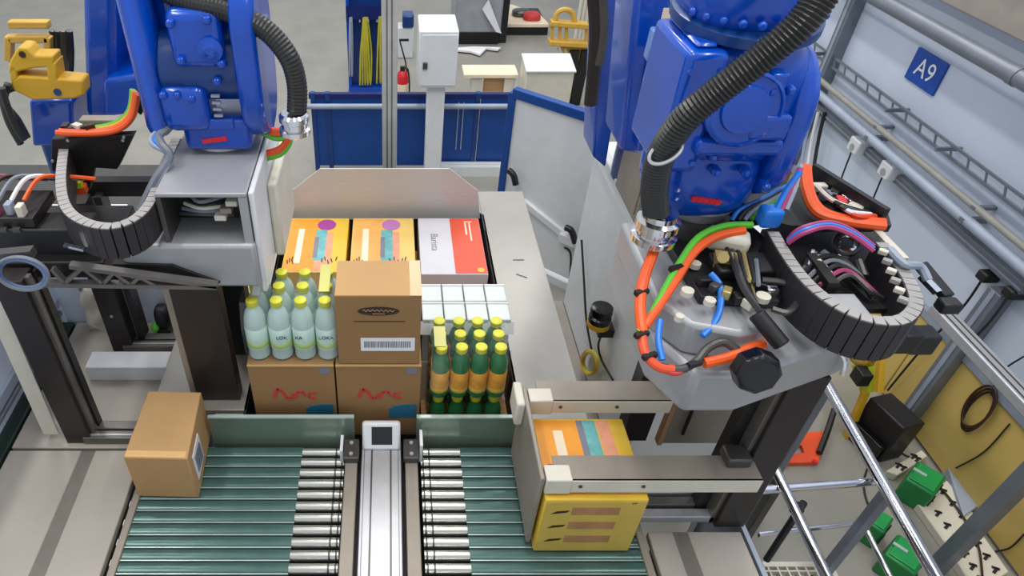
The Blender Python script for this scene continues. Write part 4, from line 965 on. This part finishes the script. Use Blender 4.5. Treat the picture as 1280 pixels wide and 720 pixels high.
# ---- left robot
lb_ = thing('industrial_robot', (-1.2, 2.8, FZ), 'glossy blue industrial robot arm at the left with black bent hose', 'robot')
wrist(lb_, -0.545, 1.98, 0.99, 1, 'left')
prism_uv(((106, 148), (146, 148), (140, -40), (100, -40)), 2.6, 0.3, 'column', 'blue', lb_, 0.03)
prism_uv(((146, 95), (200, 95), (200, -40), (150, -40)), 2.75, 0.3, 'upper_arm', 'blue', lb_, 0.03)
prism_uv(((128, 148), (198, 140), (198, 88), (128, 100)), 2.55, 0.25, 'shoulder_block', 'blue', lb_, 0.02)
prism_uv(((40, 184), (92, 182), (90, 126), (35, 126)), 2.55, 0.25, 'base_block', 'blue', lb_, 0.015)
bpx = R(96, 186, y=2.9).x; MB().b2(bpx-0.07, bpx+0.07, 2.72, 2.86, FZ, R(60, 150, y=2.6).z-0.08).build('base_post', 'blue_dark', lb_, bevel=0.02)
hp = [(190, -20, 1.86), (235, 2, 1.84), (285, 14, 1.83), (330, 36, 1.84), (360, 70, 1.87), (371, 105, 1.92), (371, 140, 1.97)]
hs = MB().tube([R(u, v, d=d) for u, v, d in hp], 0.0285, 16, ripple=0.035, step=0.005, sub=10).build('corrugated_hose', 'rubber', lb_, smooth=15)
cpt = R(368, 152, d=1.99)
MB().lathe(cpt+Vector((0, 0, -0.04)), [(0.038, 0), (0.046, 0.006), (0.046, 0.02), (0.038, 0.024), (0.038, 0.04), (0.044, 0.044), (0.044, 0.06), (0.036, 0.068)], n=24).build('hose_collar', 'chrome', hs)

# ---- yellow lifting clamp next to the left robot
def Yc(u, v, y=2.45): return R(u, v, y=y)
yc_ = thing('lifting_clamp', Yc(60, 124), 'ochre yellow lifting clamp with lug beside the left robot', 'clamp')
MB().prism([Yc(u, v) for u, v in ((16, 113), (14, 100), (24, 95), (70, 98), (103, 101), (105, 119), (94, 124), (42, 126))], (0, 0.08, 0)).build('lower_jaw', 'yellow', yc_, bevel=0.008)
MB().prism([Yc(u, v) for u, v in ((10, 92), (12, 76), (22, 59), (33, 60), (43, 70), (66, 70), (68, 84), (40, 86), (14, 92))], (0, 0.08, 0)).build('upper_beam', 'yellow', yc_, bevel=0.008)
MB().prism([Yc(u, v) for u, v in ((10, 80), (20, 84), (22, 98), (14, 108))], (0, 0.08, 0)).build('left_upright', 'yellow', yc_, bevel=0.006)
MB().prism([Yc(u, v) for u, v in ((57, 82), (69, 78), (73, 104), (60, 104))], (0, 0.08, 0)).build('right_upright', 'yellow', yc_, bevel=0.006)
MB().cyl(Yc(72, 115)+Vector((0, -0.004, 0)), Yc(72, 115)+Vector((0, 0.01, 0)), 0.014).build('pin', 'blue_dark', yc_)
MB().cyl(Yc(28, 68)+Vector((0, -0.003, 0)), Yc(28, 68)+Vector((0, 0.01, 0)), 0.012).build('lug_hole', 'print_brown', yc_)
y2 = thing('lifting_clamp', Yc(45, 70, 2.7), 'second ochre clamp frame partly behind the nearer yellow clamp', 'clamp')
for a, b in (((12, 45), (12, 75)), ((60, 45), (62, 75)), ((12, 48), (62, 48)), ((12, 30), (62, 30))): MB().bar(Yc(*a, 2.7), Yc(*b, 2.7), 0.028, 0.04, up=(0, 1, 0)).build('bar', 'yellow_rig', y2, bevel=0.005)
# cables beside the clamp
for k, pts in enumerate((((2, 110), (8, 130), (18, 155), (30, 175)), ((10, 105), (6, 128), (22, 150), (34, 172)), ((22, 108), (4, 118), (10, 150), (26, 180)))):
    tag(MB().tube([Yc(u, v, 2.4+0.05*k) for u, v in pts], 0.014, 8).build('black_cable', 'rubber'), ('thick black cable looping below the yellow clamp, outermost', 'thick black cable looping below the yellow clamp, middle one', 'thick black cable looping below the yellow clamp, lowest end')[k], 'cable')
for k, u in enumerate((66, 72, 79, 86)):
    tag(MB().tube([Yc(u, 38, 2.75), Yc(u+2, 65, 2.75), Yc(u+1, 96, 2.72)], 0.016, 8).build('black_cable', 'rubber' if k != 2 else 'steel_dark'), ('leftmost dark cable hanging between yellow clamp and blue column', 'second dark cable from the yellow clamp, left of the grey one', 'greyer hanging cable between yellow clamp and blue column', 'rightmost dark cable, nearest the blue column')[k], 'cable', 'cables beside the blue column')

# ================================================================ left gripper
gl = thing('robot_gripper', (-0.8, 1.8, 0.0), 'grey and black fork gripper with dark legs on the left robot', 'gripper')
hg = MB().b2(-0.655, -0.405, 1.655, 2.10, 0.83, 0.98)
hb = MB().poly([(-0.83, 1.70), (-0.80, 1.64), (-0.40, 1.64), (-0.395, 2.12), (-0.70, 2.12)], 0.655, 0.815).build('housing_lower', 'housing_grey', gl, bevel=0.012)
hu = MB().poly([(-0.655, 1.80), (-0.405, 1.80), (-0.395, 2.12), (-0.66, 2.12)], 0.815, 0.97).build('housing_upper', 'housing_grey', gl, bevel=0.008)
MB().b2(-0.665, -0.405, 1.655, 2.12, 0.97, 0.985).build('top_plate', 'housing_grey', gl, bevel=0.004)
MB().b2(-0.43, -0.405, 1.655, 1.80, 0.815, 0.97).build('side_wall', 'housing_grey', gl); MB().b2(-0.665, -0.65, 1.655, 1.80, 0.815, 0.97).build('side_wall', 'steel_dark', gl)
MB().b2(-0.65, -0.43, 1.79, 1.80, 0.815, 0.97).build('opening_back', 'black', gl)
for k in range(5): MB().tube([(-0.63+0.01*k, 1.73, 0.87+0.018*k), (-0.55, 1.71-0.005*k, 0.88+0.014*k), (-0.47, 1.73, 0.865+0.018*k)], 0.006, 6).build('inner_cable', ('steel_dark', 'cable_grey', 'tray_white', 'black', 'cable_grey')[k], gl)
for k in range(3): MB().box((-0.50+0.02*k, 1.70, 0.88+0.025*k), (0.035, 0.03, 0.018)).build('connector', 'plate_beige' if k % 2 else 'tray_white', gl, bevel=0.003)
MB().b2(-0.402, -0.385, 1.66, 2.14, 0.62, 0.985).build('side_plate', 'white_paint', gl, bevel=0.006)
MB().b2(-0.385, -0.352, 1.85, 2.16, 0.62, 0.90).build('side_box', 'tray_white', gl, bevel=0.01)
# legs
def leg(par, x0, x1, y0, y1, z1, stripx=None, nm='leg', m='column_dark', z0=0.0):
    l = MB().b2(x0, x1, y0, y1, z0, z1).build(nm, m, par, bevel=0.003)
    if stripx is not None:
        a, b = stripx; MB().b2(a, b, y0+0.02, y1-0.03, z0, z1).build('alu_strip', 'column_strip', l)
    return l
leg(gl, -1.165, -1.075, 1.55, 1.62, 0.75, (-1.075, -1.062)); MB().b2(-1.064, -1.056, 1.60, 1.63, 0.0, 0.75).build('leg_guide', 'black', gl)
leg(gl, -1.145, -1.06, 2.02, 2.09, 0.72, None); MB().b2(-1.045, -1.018, 2.06, 2.12, 0.03, 0.72).build('leg_guide', 'column_dark', gl)
leg(gl, -0.70, -0.545, 1.665, 1.72, 0.66, None, z0=0.104); MB().b2(-0.722, -0.70, 1.672, 1.73, 0.104, 0.66).build('leg_edge', 'plate_beige', gl)
MB().b2(-0.61, -0.52, 1.88, 1.94, 0.12, 0.66).build('back_leg', 'black', gl)
for z in (0.20, 0.36, 0.52): MB().cyl((-1.10, 2.018, z), (-1.10, 2.012, z), 0.006, n=8).build('bolt', 'alu', gl)
for y0_, x1_ in ((1.545, -0.85), (2.015, -0.87)):
    for k in range(2): MB().b2(-1.10, x1_, y0_+0.045*k, y0_+0.036+0.045*k, 0.003, 0.035).build('tine', 'column_strip', gl, bevel=0.003)
    MB().b2(-1.10, x1_, y0_+0.012, y0_+0.020, 0.035, 0.037).build('tine_groove', 'alu', gl)
a, b = R(68, 545, z=0.03), R(14, 375, y=1.60)
MB().bar((a.x-0.015, 1.57, 0.03), (a.x-0.015, 1.60, 0.70), 0.005, 0.055, up=(1, 0, 0)).build('white_strip', 'tray_white', gl); MB().bar((a.x-0.04, 1.60, 0.03), (a.x-0.04, 1.63, 0.70), 0.03, 0.006, up=(1, 0, 0)).build('white_strip', 'white', gl)
# lattice plate and black frame
def G(u, v, y=1.60): return R(u, v, y=y)
la = MB()
for a, b in (((58, 354), (272, 357)), ((88, 331), (272, 356))): la = MB().bar(G(*a), G(*b), 0.025, 0.014).build('lattice_chord', 'column_strip', gl)
zz_ = [(66, 335), (82, 353), (104, 333), (130, 353), (143, 339), (165, 354), (175, 344), (195, 355)]
for a, b in zip(zz_, zz_[1:]): MB().bar(G(*a), G(*b), 0.02, 0.011).build('lattice_web', 'column_strip', gl)
MB().bar((-1.75, 1.72, 0.80), (-0.90, 1.72, 0.80), 0.10, 0.10).build('cross_beam', 'black', gl, bevel=0.006)
MB().b2(-1.18, -0.86, 1.63, 1.95, 0.70, 0.76).build('base_frame', 'black', gl, bevel=0.005)
MB().prism([G(140, 330, 1.63), G(215, 332, 1.63), G(275, 354, 1.63), G(240, 354, 1.63), G(150, 345, 1.63)], (0, 0.04, 0)).build('brace_arm', 'black', gl)
MB().b2(-1.08, -0.63, 2.10, 2.14, 0.70, 0.76).build('rear_beam', 'black', gl)
# energy chain: links standing on edge along a U-shaped run
def chain(par, pts, ztop, h, th, pitch, n=10):
    P = resample(catmull(pts, n), pitch)
    for i, (a, b) in enumerate(zip(P, P[1:])):
        d = (b-a); ang = math.degrees(math.atan2(d.y, d.x)); c = (a+b)/2
        l = MB().box((c.x, c.y, ztop-h/2), (d.length*1.06, th, h), rz(ang)).build('chain_link', 'chain', par, bevel=0.0015)
        MB().box((c.x, c.y, ztop+0.001), (d.length*0.9, th*0.86, 0.003), rz(ang)).build('link_rim', 'chain_rim', l)
cp = [R(u, v, z=0.95) for u, v in ((80, 185), (76, 225), (82, 258), (105, 277), (140, 283), (170, 272), (190, 248), (206, 205), (222, 170))]
chain(gl, cp, 0.95, 0.10, 0.034, 0.026)
# black bracket with cable bundle
bk = [R(u, v, y=1.98) for u, v in ((64, 174), (168, 168), (150, 206), (146, 212), (118, 210), (112, 238), (88, 238), (84, 216), (64, 214))]
kb = MB().prism(bk, (0, 0.03, 0)).build('cable_bracket', 'black', gl, bevel=0.003)
for u, v in ((85, 175), (66, 201), (76, 201), (88, 201), (155, 171), (154, 175)): q = R(u, v, y=1.978); MB().cyl(q, q+Vector((0, -0.005, 0)), 0.005, n=8).build('bolt', 'alu', kb)
for k, (m, dz) in enumerate((('orange', 0.0), ('orange', 0.012), ('yellow', 0.02), ('cable_green', 0.03))):
    MB().tube([R(70+4*k, 166-2.0*k, y=1.96+0.02*k), R(110, 167-2*k, y=1.97+0.02*k), R(145, 163-3*k, y=1.98+0.02*k), R(165-k, 147-3*k, y=1.99+0.02*k), R(172-2*k, 118-2*k, y=2.0+0.02*k)], 0.010, 8).build('cable', m, gl)
MB().b2(R(100, 158, y=2.05).x, R(150, 158, y=2.05).x, 2.05, 2.09, R(100, 162, y=2.05).z, R(100, 150, y=2.05).z).build('terminal_block', 'plate_beige', gl, bevel=0.004)
prism_uv(((160, 130), (190, 95), (193, 108), (176, 145)), 2.1, 0.06, 'cable_guide', 'black', gl, 0.004)
for k in range(7): q = R(82+5*k, 158+(k % 3)*2, y=2.0); MB().box(q, (0.02, 0.03, 0.016), rz(20*k)).build('plug', ('black', 'steel_dark', 'print_brown', 'tray_white')[k % 4], gl)
q = R(98, 236, y=1.95); MB().box(q, (0.055, 0.03, 0.03), rz(10)).build('orange_sensor', 'orange', gl, bevel=0.004); MB().box(q+Vector((0.01, -0.005, 0.02)), (0.02, 0.02, 0.02)).build('sensor_cap', 'lime', gl)
for k, m in enumerate(('trunk_grey', 'cable_blue', 'cable_grey')):
    MB().tube([R(215+5*k, 150, y=1.90), R(192+4*k, 168, y=1.86), R(190+6*k, 180, y=1.82), R(212, 196, y=1.80), R(200-3*k, 225, y=1.76), R(176, 262, y=1.72)], 0.007 if k < 2 else 0.013, 8).build('cable', m, gl)
for k, (m, off) in enumerate((('orange', 0), ('cable_green', 6), ('orange_red', -3))):
    MB().tube([R(318, 158+off*0.3, y=1.95), R(342, 166+off, y=1.93), R(362, 168+off, y=1.93), R(350, 188+off*0.8, y=1.92), R(318, 196+off*0.6, y=1.93)], 0.010, 8).build('cable', m, gl)
# valve block with plugs on the cross beam
vb = MB().b2(-1.40, -1.05, 1.68, 1.84, 0.85, 0.885).build('valve_block', 'column_dark', gl, bevel=0.004)
for i in range(9):
    x = -1.39+0.038*i; MB().box((x, 1.70+0.012*(i % 2), 0.90), (0.02, 0.03, 0.04)).build('valve', ('tray_white', 'label_band', 'cable_purple', 'trunk_grey')[i % 4], vb, bevel=0.003)
    MB().tube([(x, 1.73, 0.915), (x+0.03, 1.80, 0.95), (x+0.08, 1.86, 0.92), (x+0.16, 1.88, 0.90)], 0.007, 6).build('hose', ('print_brown', 'cable_grey', 'white', 'orange', 'cable_purple')[i % 5], vb)
MB().ell((-1.36, 1.86, 0.93), (0.06, 0.05, 0.045), n=10, m=7, p=0.8).build('plastic_wrap', 'foil', vb)
for i in range(8): MB().box((-1.38+0.04*i, 1.665, 0.855), (0.022, 0.012, 0.012)).build('beam_tooth', 'steel_dark', vb)
# cable loop hanging by the leg
for k in range(4):
    MB().tube([R(28+(28+k*1.5)*math.cos(w), 342+(17+k)*math.sin(w)+4*math.cos(w), y=1.50-0.008*k) for w in [i*math.pi/6 for i in range(12)]], 0.006, 6, sub=4, closed=True).build('cable_loop', ('cable_grey', 'trunk_grey', 'cable_blue', 'cable_grey')[k], gl)
MB().bar(R(0, 319, y=1.52), R(42, 315, y=1.52), 0.03, 0.025).build('loop_bar', 'steel_dark', gl)
MB().bar(R(80, 306, y=1.55), R(105, 312, y=1.55), 0.012, 0.008).build('steel_pin', 'chrome', gl)

# ================================================================ right gripper
gR = thing('robot_gripper', (0.85, 1.4, 0.0), 'grey fork gripper with cable ring on the right robot, clamping the yellow case', 'gripper')
MB().poly([(0.655, 1.22), (0.715, 1.10), (0.84, 1.10), (1.17, 1.23), (1.20, 1.36), (1.10, 1.62), (0.66, 1.62)], 0.70, 0.835).build('housing_lower', 'housing_grey', gR, bevel=0.014)
MB().poly([(0.645, 1.26), (0.70, 1.17), (0.80, 1.14), (0.90, 1.16), (0.93, 1.60), (0.65, 1.60)], 0.835, 0.93).build('housing_upper', 'housing_grey', gR, bevel=0.012)
MB().poly([(0.74, 1.24), (0.92, 1.22), (1.02, 1.40), (0.96, 1.64), (0.72, 1.64)], 0.93, 0.955).build('mount_plate', 'black', gR, bevel=0.004)
MB().cyl((0.82, 1.55, 0.955), (0.82, 1.55, 1.0), 0.09, n=24).build('tool_changer', 'steel_dark', gR)
for u, v, s in ((858, 368, 0.03), (886, 380, 0.026), (868, 334, 0.026), (950, 342, 0.03), (952, 375, 0.034), (848, 400, 0.02)):
    q = R(u, v, z=0.96); MB().cyl(q, q+Vector((0, 0, 0.014)), s*0.5, n=10).build('bolt', 'tray_white', gR)
MB().b2(0.80, 0.97, 1.30, 1.38, 0.955, 0.985).build('clamp_block', 'black', gR, bevel=0.006); q = R(910, 300, z=1.0); MB().box(q, (0.10, 0.06, 0.05), rz(-20)).build('valve_cover', 'tray_white', gR, bevel=0.015)
MB().box(R(906, 325, z=0.985), (0.05, 0.035, 0.03), rz(-15)).cyl(R(906, 325, z=0.985)+Vector((0, 0.01, 0)), R(906, 325, z=1.01)+Vector((0, 0.01, 0)), 0.014, n=10).build('brass_fitting', mat('brass', (190, 170, 110), 0.35, 0.5), gR)
MB().ell(R(962, 270, z=1.06), (0.026, 0.022, 0.026), p=0.35).build('blue_connector', 'cable_blue', gR)
# knob, cylinder
kc = R(938, 456, y=1.07)
kn = MB().lathe(kc, [(0.042, 0), (0.052, 0.006), (0.052, 0.04), (0.042, 0.05), (0.015, 0.052)], axis=(0, -1, 0.25), n=8).build('knob', 'black_gloss', gR, bevel=0.004)
MB().box(kc+Vector((0.0, -0.05, -0.025)), (0.012, 0.006, 0.012)).build('knob_mark', 'white', kn)
MB().cyl(R(945, 392, z=0.97), R(978, 432, z=0.93), 0.019, n=16).build('damper_cylinder', 'black', gR, bevel=0.004)
MB().tube([R(952, 350, z=0.98), R(985, 355, z=0.98), R(997, 375, z=0.97), R(985, 390, z=0.96), R(965, 386, z=0.96)], 0.008, 6).build('wire_hoop', 'steel_dark', gR)
# cable ring
ring = [(966, 290), (980, 314), (998, 340), (1020, 363), (1051, 385), (1084, 398), (1112, 402), (1133, 397), (1145, 380), (1141, 361), (1130, 340), (1114, 318), (1098, 300)]
chain(gR, [R(u, v, z=1.02) for u, v in ring], 1.02, 0.105, 0.032, 0.024)
rp = [R(u, v, z=0.93) for u, v in ((950, 292), (985, 288), (1080, 288), (1132, 345), (1128, 392), (1055, 392))]
MB().prism(rp, (0, 0, 0.015)).build('ring_floor', 'black', gR)
for k in range(8):
    a_ = R(1010+14*k, 335+6*(k % 3), z=0.965); MB().cyl(a_, a_+Vector((0.03*math.cos(k), 0.05, 0.01)), 0.012, n=10).build('fitting', ('chrome', 'steel_dark', 'tray_white', 'pipe_grey')[k % 4], gR)
MB().bar(R(1018, 332, z=0.97), R(1060, 326, z=0.97), 0.02, 0.02).build('valve_bar', 'chrome', gR); MB().bar(R(1012, 322, z=0.97), R(1040, 360, z=0.97), 0.025, 0.03).build('valve_rail', 'black', gR)
MB().b2(1.02, 1.10, 1.16, 1.24, 0.945, 0.965).build('steel_plate', 'alu', gR, bevel=0.003)
for k in range(2): MB().tube([R(1058+(16-5*k)*math.cos(w), 305+(14-4*k)*math.sin(w), z=0.98) for w in [i*math.pi/5 for i in range(10)]], 0.006, 6, sub=3, closed=True).build('hose_loop', 'black' if k == 0 else 'chrome', gR)
# end bracket
MB().b2(1.20, 1.255, 1.16, 1.21, 0.84, 0.90).build('end_bracket', 'black', gR, bevel=0.006); MB().bar(R(1150, 330, z=0.98), R(1185, 372, z=0.95), 0.03, 0.02).build('end_arm', 'black', gR, bevel=0.004)
MB().bar(R(1152, 345, z=0.985), R(1172, 366, z=0.97), 0.018, 0.012).build('end_slide', 'chrome', gR)
MB().box(R(1185, 382, z=0.95), (0.045, 0.035, 0.03)).build('end_block', 'black', gR, bevel=0.006)
MB().box(R(1150, 425, z=0.84), (0.06, 0.05, 0.06)).build('end_foot', 'black', gR, bevel=0.006)
# cable tray with orange cable at the back
MB().bar(R(1015, 215, z=1.05), R(1105, 272, z=1.05), 0.015, 0.05).build('tray_edge', 'black', gR)
MB().prism([R(u, v, z=1.0) for u, v in ((925, 275), (985, 290), (1110, 290), (1105, 272), (1015, 222), (990, 230))], (0, 0, 0.02)).build('cable_tray', 'black', gR)
for k, (m, r) in enumerate((('orange', 0.012), ('orange_red', 0.010), ('orange', 0.009))):
    MB().tube([R(1004+3*k, 208, z=1.10), R(1008+3*k, 240, z=1.07), R(1022+3*k, 266-2*k, z=1.05), R(1060, 277-2*k, z=1.05), R(1106, 283-3*k, z=1.05)], r, 8).build('cable', m, gR)
for k in range(9): q = R(1024+9*k, 240+4.0*k+(k % 2)*6-6, z=1.04); MB().box(q, (0.035, 0.022, 0.02), rz(25*k)).build('plug', ('tray_white', 'foil', 'steel_dark', 'print_red', 'chrome')[k % 5], gR, bevel=0.003)
for k in range(3): MB().tube([R(970+6*k, 262, z=1.08), R(985+4*k, 235, z=1.12), R(1000, 215-4*k, z=1.15)], 0.008, 6).build('cable', ('cable_blue', 'cable_purple', 'trunk_grey')[k], gR)
for k, m in enumerate(('cable_purple', 'cable_blue', 'cable_purple')):
    MB().tube([R(985, 300+2*k, z=1.03), R(1000+2*k, 286+3*k, z=1.06), R(1035, 278+3*k, z=1.07), R(1065, 288+3*k, z=1.06), R(1092, 308+3*k, z=1.04)], 0.006, 6).build('cable', m, gR)
# looping cables on the left side
cabs = (('orange', 0.013, ((818, 312), (806, 345), (800, 380), (803, 415))), ('orange_red', 0.011, ((810, 330), (800, 365), (802, 410), (806, 440), (822, 458), (842, 462))),
        ('cable_green', 0.009, ((940, 281), (905, 283), (872, 298), (846, 335), (826, 372), (806, 408), (798, 416))), ('orange', 0.011, ((930, 288), (895, 296), (868, 315), (845, 350), (825, 380), (806, 408))),
        ('cable_blue', 0.008, ((888, 342), (900, 358), (900, 385), (892, 405), (878, 420))), ('cable_blue', 0.008, ((825, 400), (823, 425), (828, 450))),
        ('orange', 0.012, ((880, 454), (910, 447), (935, 436), (955, 430))), ('steel_dark', 0.010, ((822, 458), (850, 462), (870, 452), (885, 435), (905, 428), (925, 440))), ('print_red', 0.007, ((805, 440), (816, 455), (840, 466), (852, 464))))
for k, (m, r, pts) in enumerate(cabs):
    MB().tube([R(u, v, z=1.02-0.0009*(v-300)) for u, v in pts], r, 10).build('cable', m, gR)
for u, v in ((802, 365), (802, 418), (845, 335), (812, 445), (868, 455)): MB().box(R(u, v, z=1.025-0.0009*(v-300)), (0.035, 0.012, 0.012), rz(20)).build('cable_tie', 'black', gR)
# legs, plates and clamping beams
leg(gR, 1.05, 1.145, 1.215, 1.30, 0.70, None)
MB().b2(1.035, 1.05, 1.23, 1.27, 0.0, 0.70).build('alu_strip', 'column_strip', gR); MB().b2(1.0, 1.035, 1.27, 1.31, 0.02, 0.70).build('leg_guide', 'black', gR)
leg(gR, 0.84, 0.93, 1.56, 1.63, 0.70, None)
MB().b2(0.96, 1.17, 1.52, 1.535, 0.04, 0.70).build('back_panel', 'plate_beige', gR); MB().b2(0.945, 0.96, 1.51, 1.54, 0.04, 0.70).build('panel_edge', 'print_tan', gR)
MB().tube([(1.02, 1.512, 0.60), (1.015, 1.51, 0.4), (1.02, 1.512, 0.1)], 0.006, 6).build('cable', 'black', gR)
for k in range(3): MB().b2(0.77, 1.05, 1.23+0.045*k, 1.262+0.045*k, 0.004, 0.035).build('tine', 'alu' if k != 1 else 'column_strip', gR, bevel=0.003)
def beam(y, x0, x1, z, par):
    b_ = MB().b2(x0, x1, y, y+0.004, z, z+0.055).b2(x0, x1, y, y+0.085, z+0.051, z+0.055).build('clamp_beam', 'plate_beige', par)
    MB().b2(x0+0.045, x1, y-0.003, y, z, z+0.053).build('lit_front_face', 'tray_white', b_)  # front coloured lighter than the top, painting in how each catches light
    MB().b2(x0-0.03, x0+0.045, y-0.006, y+0.05, z-0.005, z+0.06).build('beam_end', 'tray_white', b_, bevel=0.004)
    for dx in (0.07, 0.25): MB().cyl((x0+dx, y, z+0.03), (x0+dx, y-0.006, z+0.03), 0.006, n=8).build('bolt', 'steel_dark', b_)
beam(1.15, 0.475, 1.06, 0.295, gR); beam(1.445, 0.475, 0.90, 0.295, gR)
MB().b2(0.97, 1.04, 1.19, 1.25, 0.35, 0.385).build('beam_bracket', 'steel_dark', gR, bevel=0.006)
MB().b2(0.428, 0.442, 1.15, 1.50, 0.02, 0.355).build('side_paddle', 'plate_beige', gR, bevel=0.004)
MB().b2(0.40, 0.428, 1.42, 1.52, 0.26, 0.36).build('paddle_mount', 'tray_white', gR, bevel=0.006)

# extra wiring and fittings on the right gripper
for k in range(6):
    MB().tube([R(905+8*k, 300+5*k, z=0.99), R(918+6*k, 335+4*k, z=1.0), R(930+3*k, 365-3*k, z=0.985), R(955-4*k, 395-4*k, z=0.97)], 0.0055, 6).build('cable', ('black', 'steel_dark', 'black', 'brass', 'black', 'cable_grey')[k], gR)
for k in range(7):
    q = R(880+14*k, 352+((k*37) % 30), z=0.965); MB().box(q, (0.028, 0.02, 0.024), rz(30*k)).build('fitting', ('black', 'steel_dark', 'brass', 'black', 'tray_white', 'black', 'chrome')[k], gR, bevel=0.003)
for k in range(5):
    MB().tube([R(1000+8*k, 345+4*k, z=0.96), R(1030+8*k, 320+6*k, z=0.985), R(1062+6*k, 330+8*k, z=0.98), R(1090+3*k, 372, z=0.96)], 0.006, 6).build('hose', ('black', 'cable_grey', 'rubber', 'cable_purple', 'steel_dark')[k], gR)
for k in range(6): MB().box(R(1104+5*k, 315+12*k, z=1.03), (0.02, 0.014, 0.012), rz(-40)).build('ring_clip', ('tray_white', 'chain_rim')[k % 2], gR, bevel=0.002)
MB().tube([R(1112, 312, z=1.03), R(1130, 330, z=1.035), R(1150, 333, z=1.02), R(1160, 350, z=1.0)], 0.010, 8).build('cable', 'trunk_grey', gR)
MB().bar(R(1096, 290, z=1.0), R(1130, 325, z=1.0), 0.02, 0.012).build('ring_bar', 'tray_white', gR)
for k in range(5): MB().tube([R(1020+10*k, 232+8*k, z=1.05), R(1040+8*k, 250+5*k, z=1.07), R(1070+6*k, 262+2*k, z=1.05)], 0.006, 6).build('cable', ('tray_white', 'black', 'steel_dark', 'white', 'orange_red')[k], gR)
# chrome catch on the housing corner
MB().tube([R(1050, 440, z=0.80), R(1056, 452, z=0.78), R(1053, 468, z=0.74)], 0.007, 8).build('corner_catch', 'chrome', gR)
# hoses on the wall beyond the right robot
for k, (u, m) in enumerate(((1003, 'trunk_grey'), (1011, 'white_paint'), (1019, 'black'))):
    tag(MB().tube([R(u+12, 140, x=XW-0.07), R(u+4, 175, x=XW-0.07), R(u-2, 215, x=XW-0.08), R(u-4, 260, x=XW-0.05)], 0.011, 8).build('wall_hose', m), ('grey hose hanging on the wall beside the blue robot wrist', 'white hose hanging on the wall beside the blue robot wrist', 'black hose hanging on the wall left of the sockets')[k], 'hose')

MB().box(R(940, 256, z=1.0), (0.13, 0.12, 0.06), rz(15)).build('cable_cover', 'black', gR, bevel=0.01)
for k in range(4): MB().tube([R(915+8*k, 275, z=1.03), R(925+9*k, 262, z=1.05), R(950+7*k, 250, z=1.06), R(985+4*k, 232, z=1.08)], 0.006, 6).build('cable', ('cable_blue', 'black', 'trunk_grey', 'cable_green')[k], gR)

# elbow joining the forearm to the upper arm of each robot, above the frame
MB().cyl((0.85, 1.80, 2.10), (1.18, 2.48, 2.10), 0.14, n=24).ell((0.85, 1.80, 2.10), (0.17, 0.17, 0.17)).build('elbow', 'blue', rb)
MB().cyl((1.16, 2.48, 1.55), (1.16, 2.48, 2.12), 0.11, n=24).bar((1.2, 2.5, 1.9), (1.25, 3.1, 1.7), 0.16, 0.16).build('arm_link', 'blue', rb)
MB().cyl((-0.545, 2.05, 1.70), (-1.05, 2.75, 1.75), 0.13, n=24).build('elbow', 'blue', lb_)
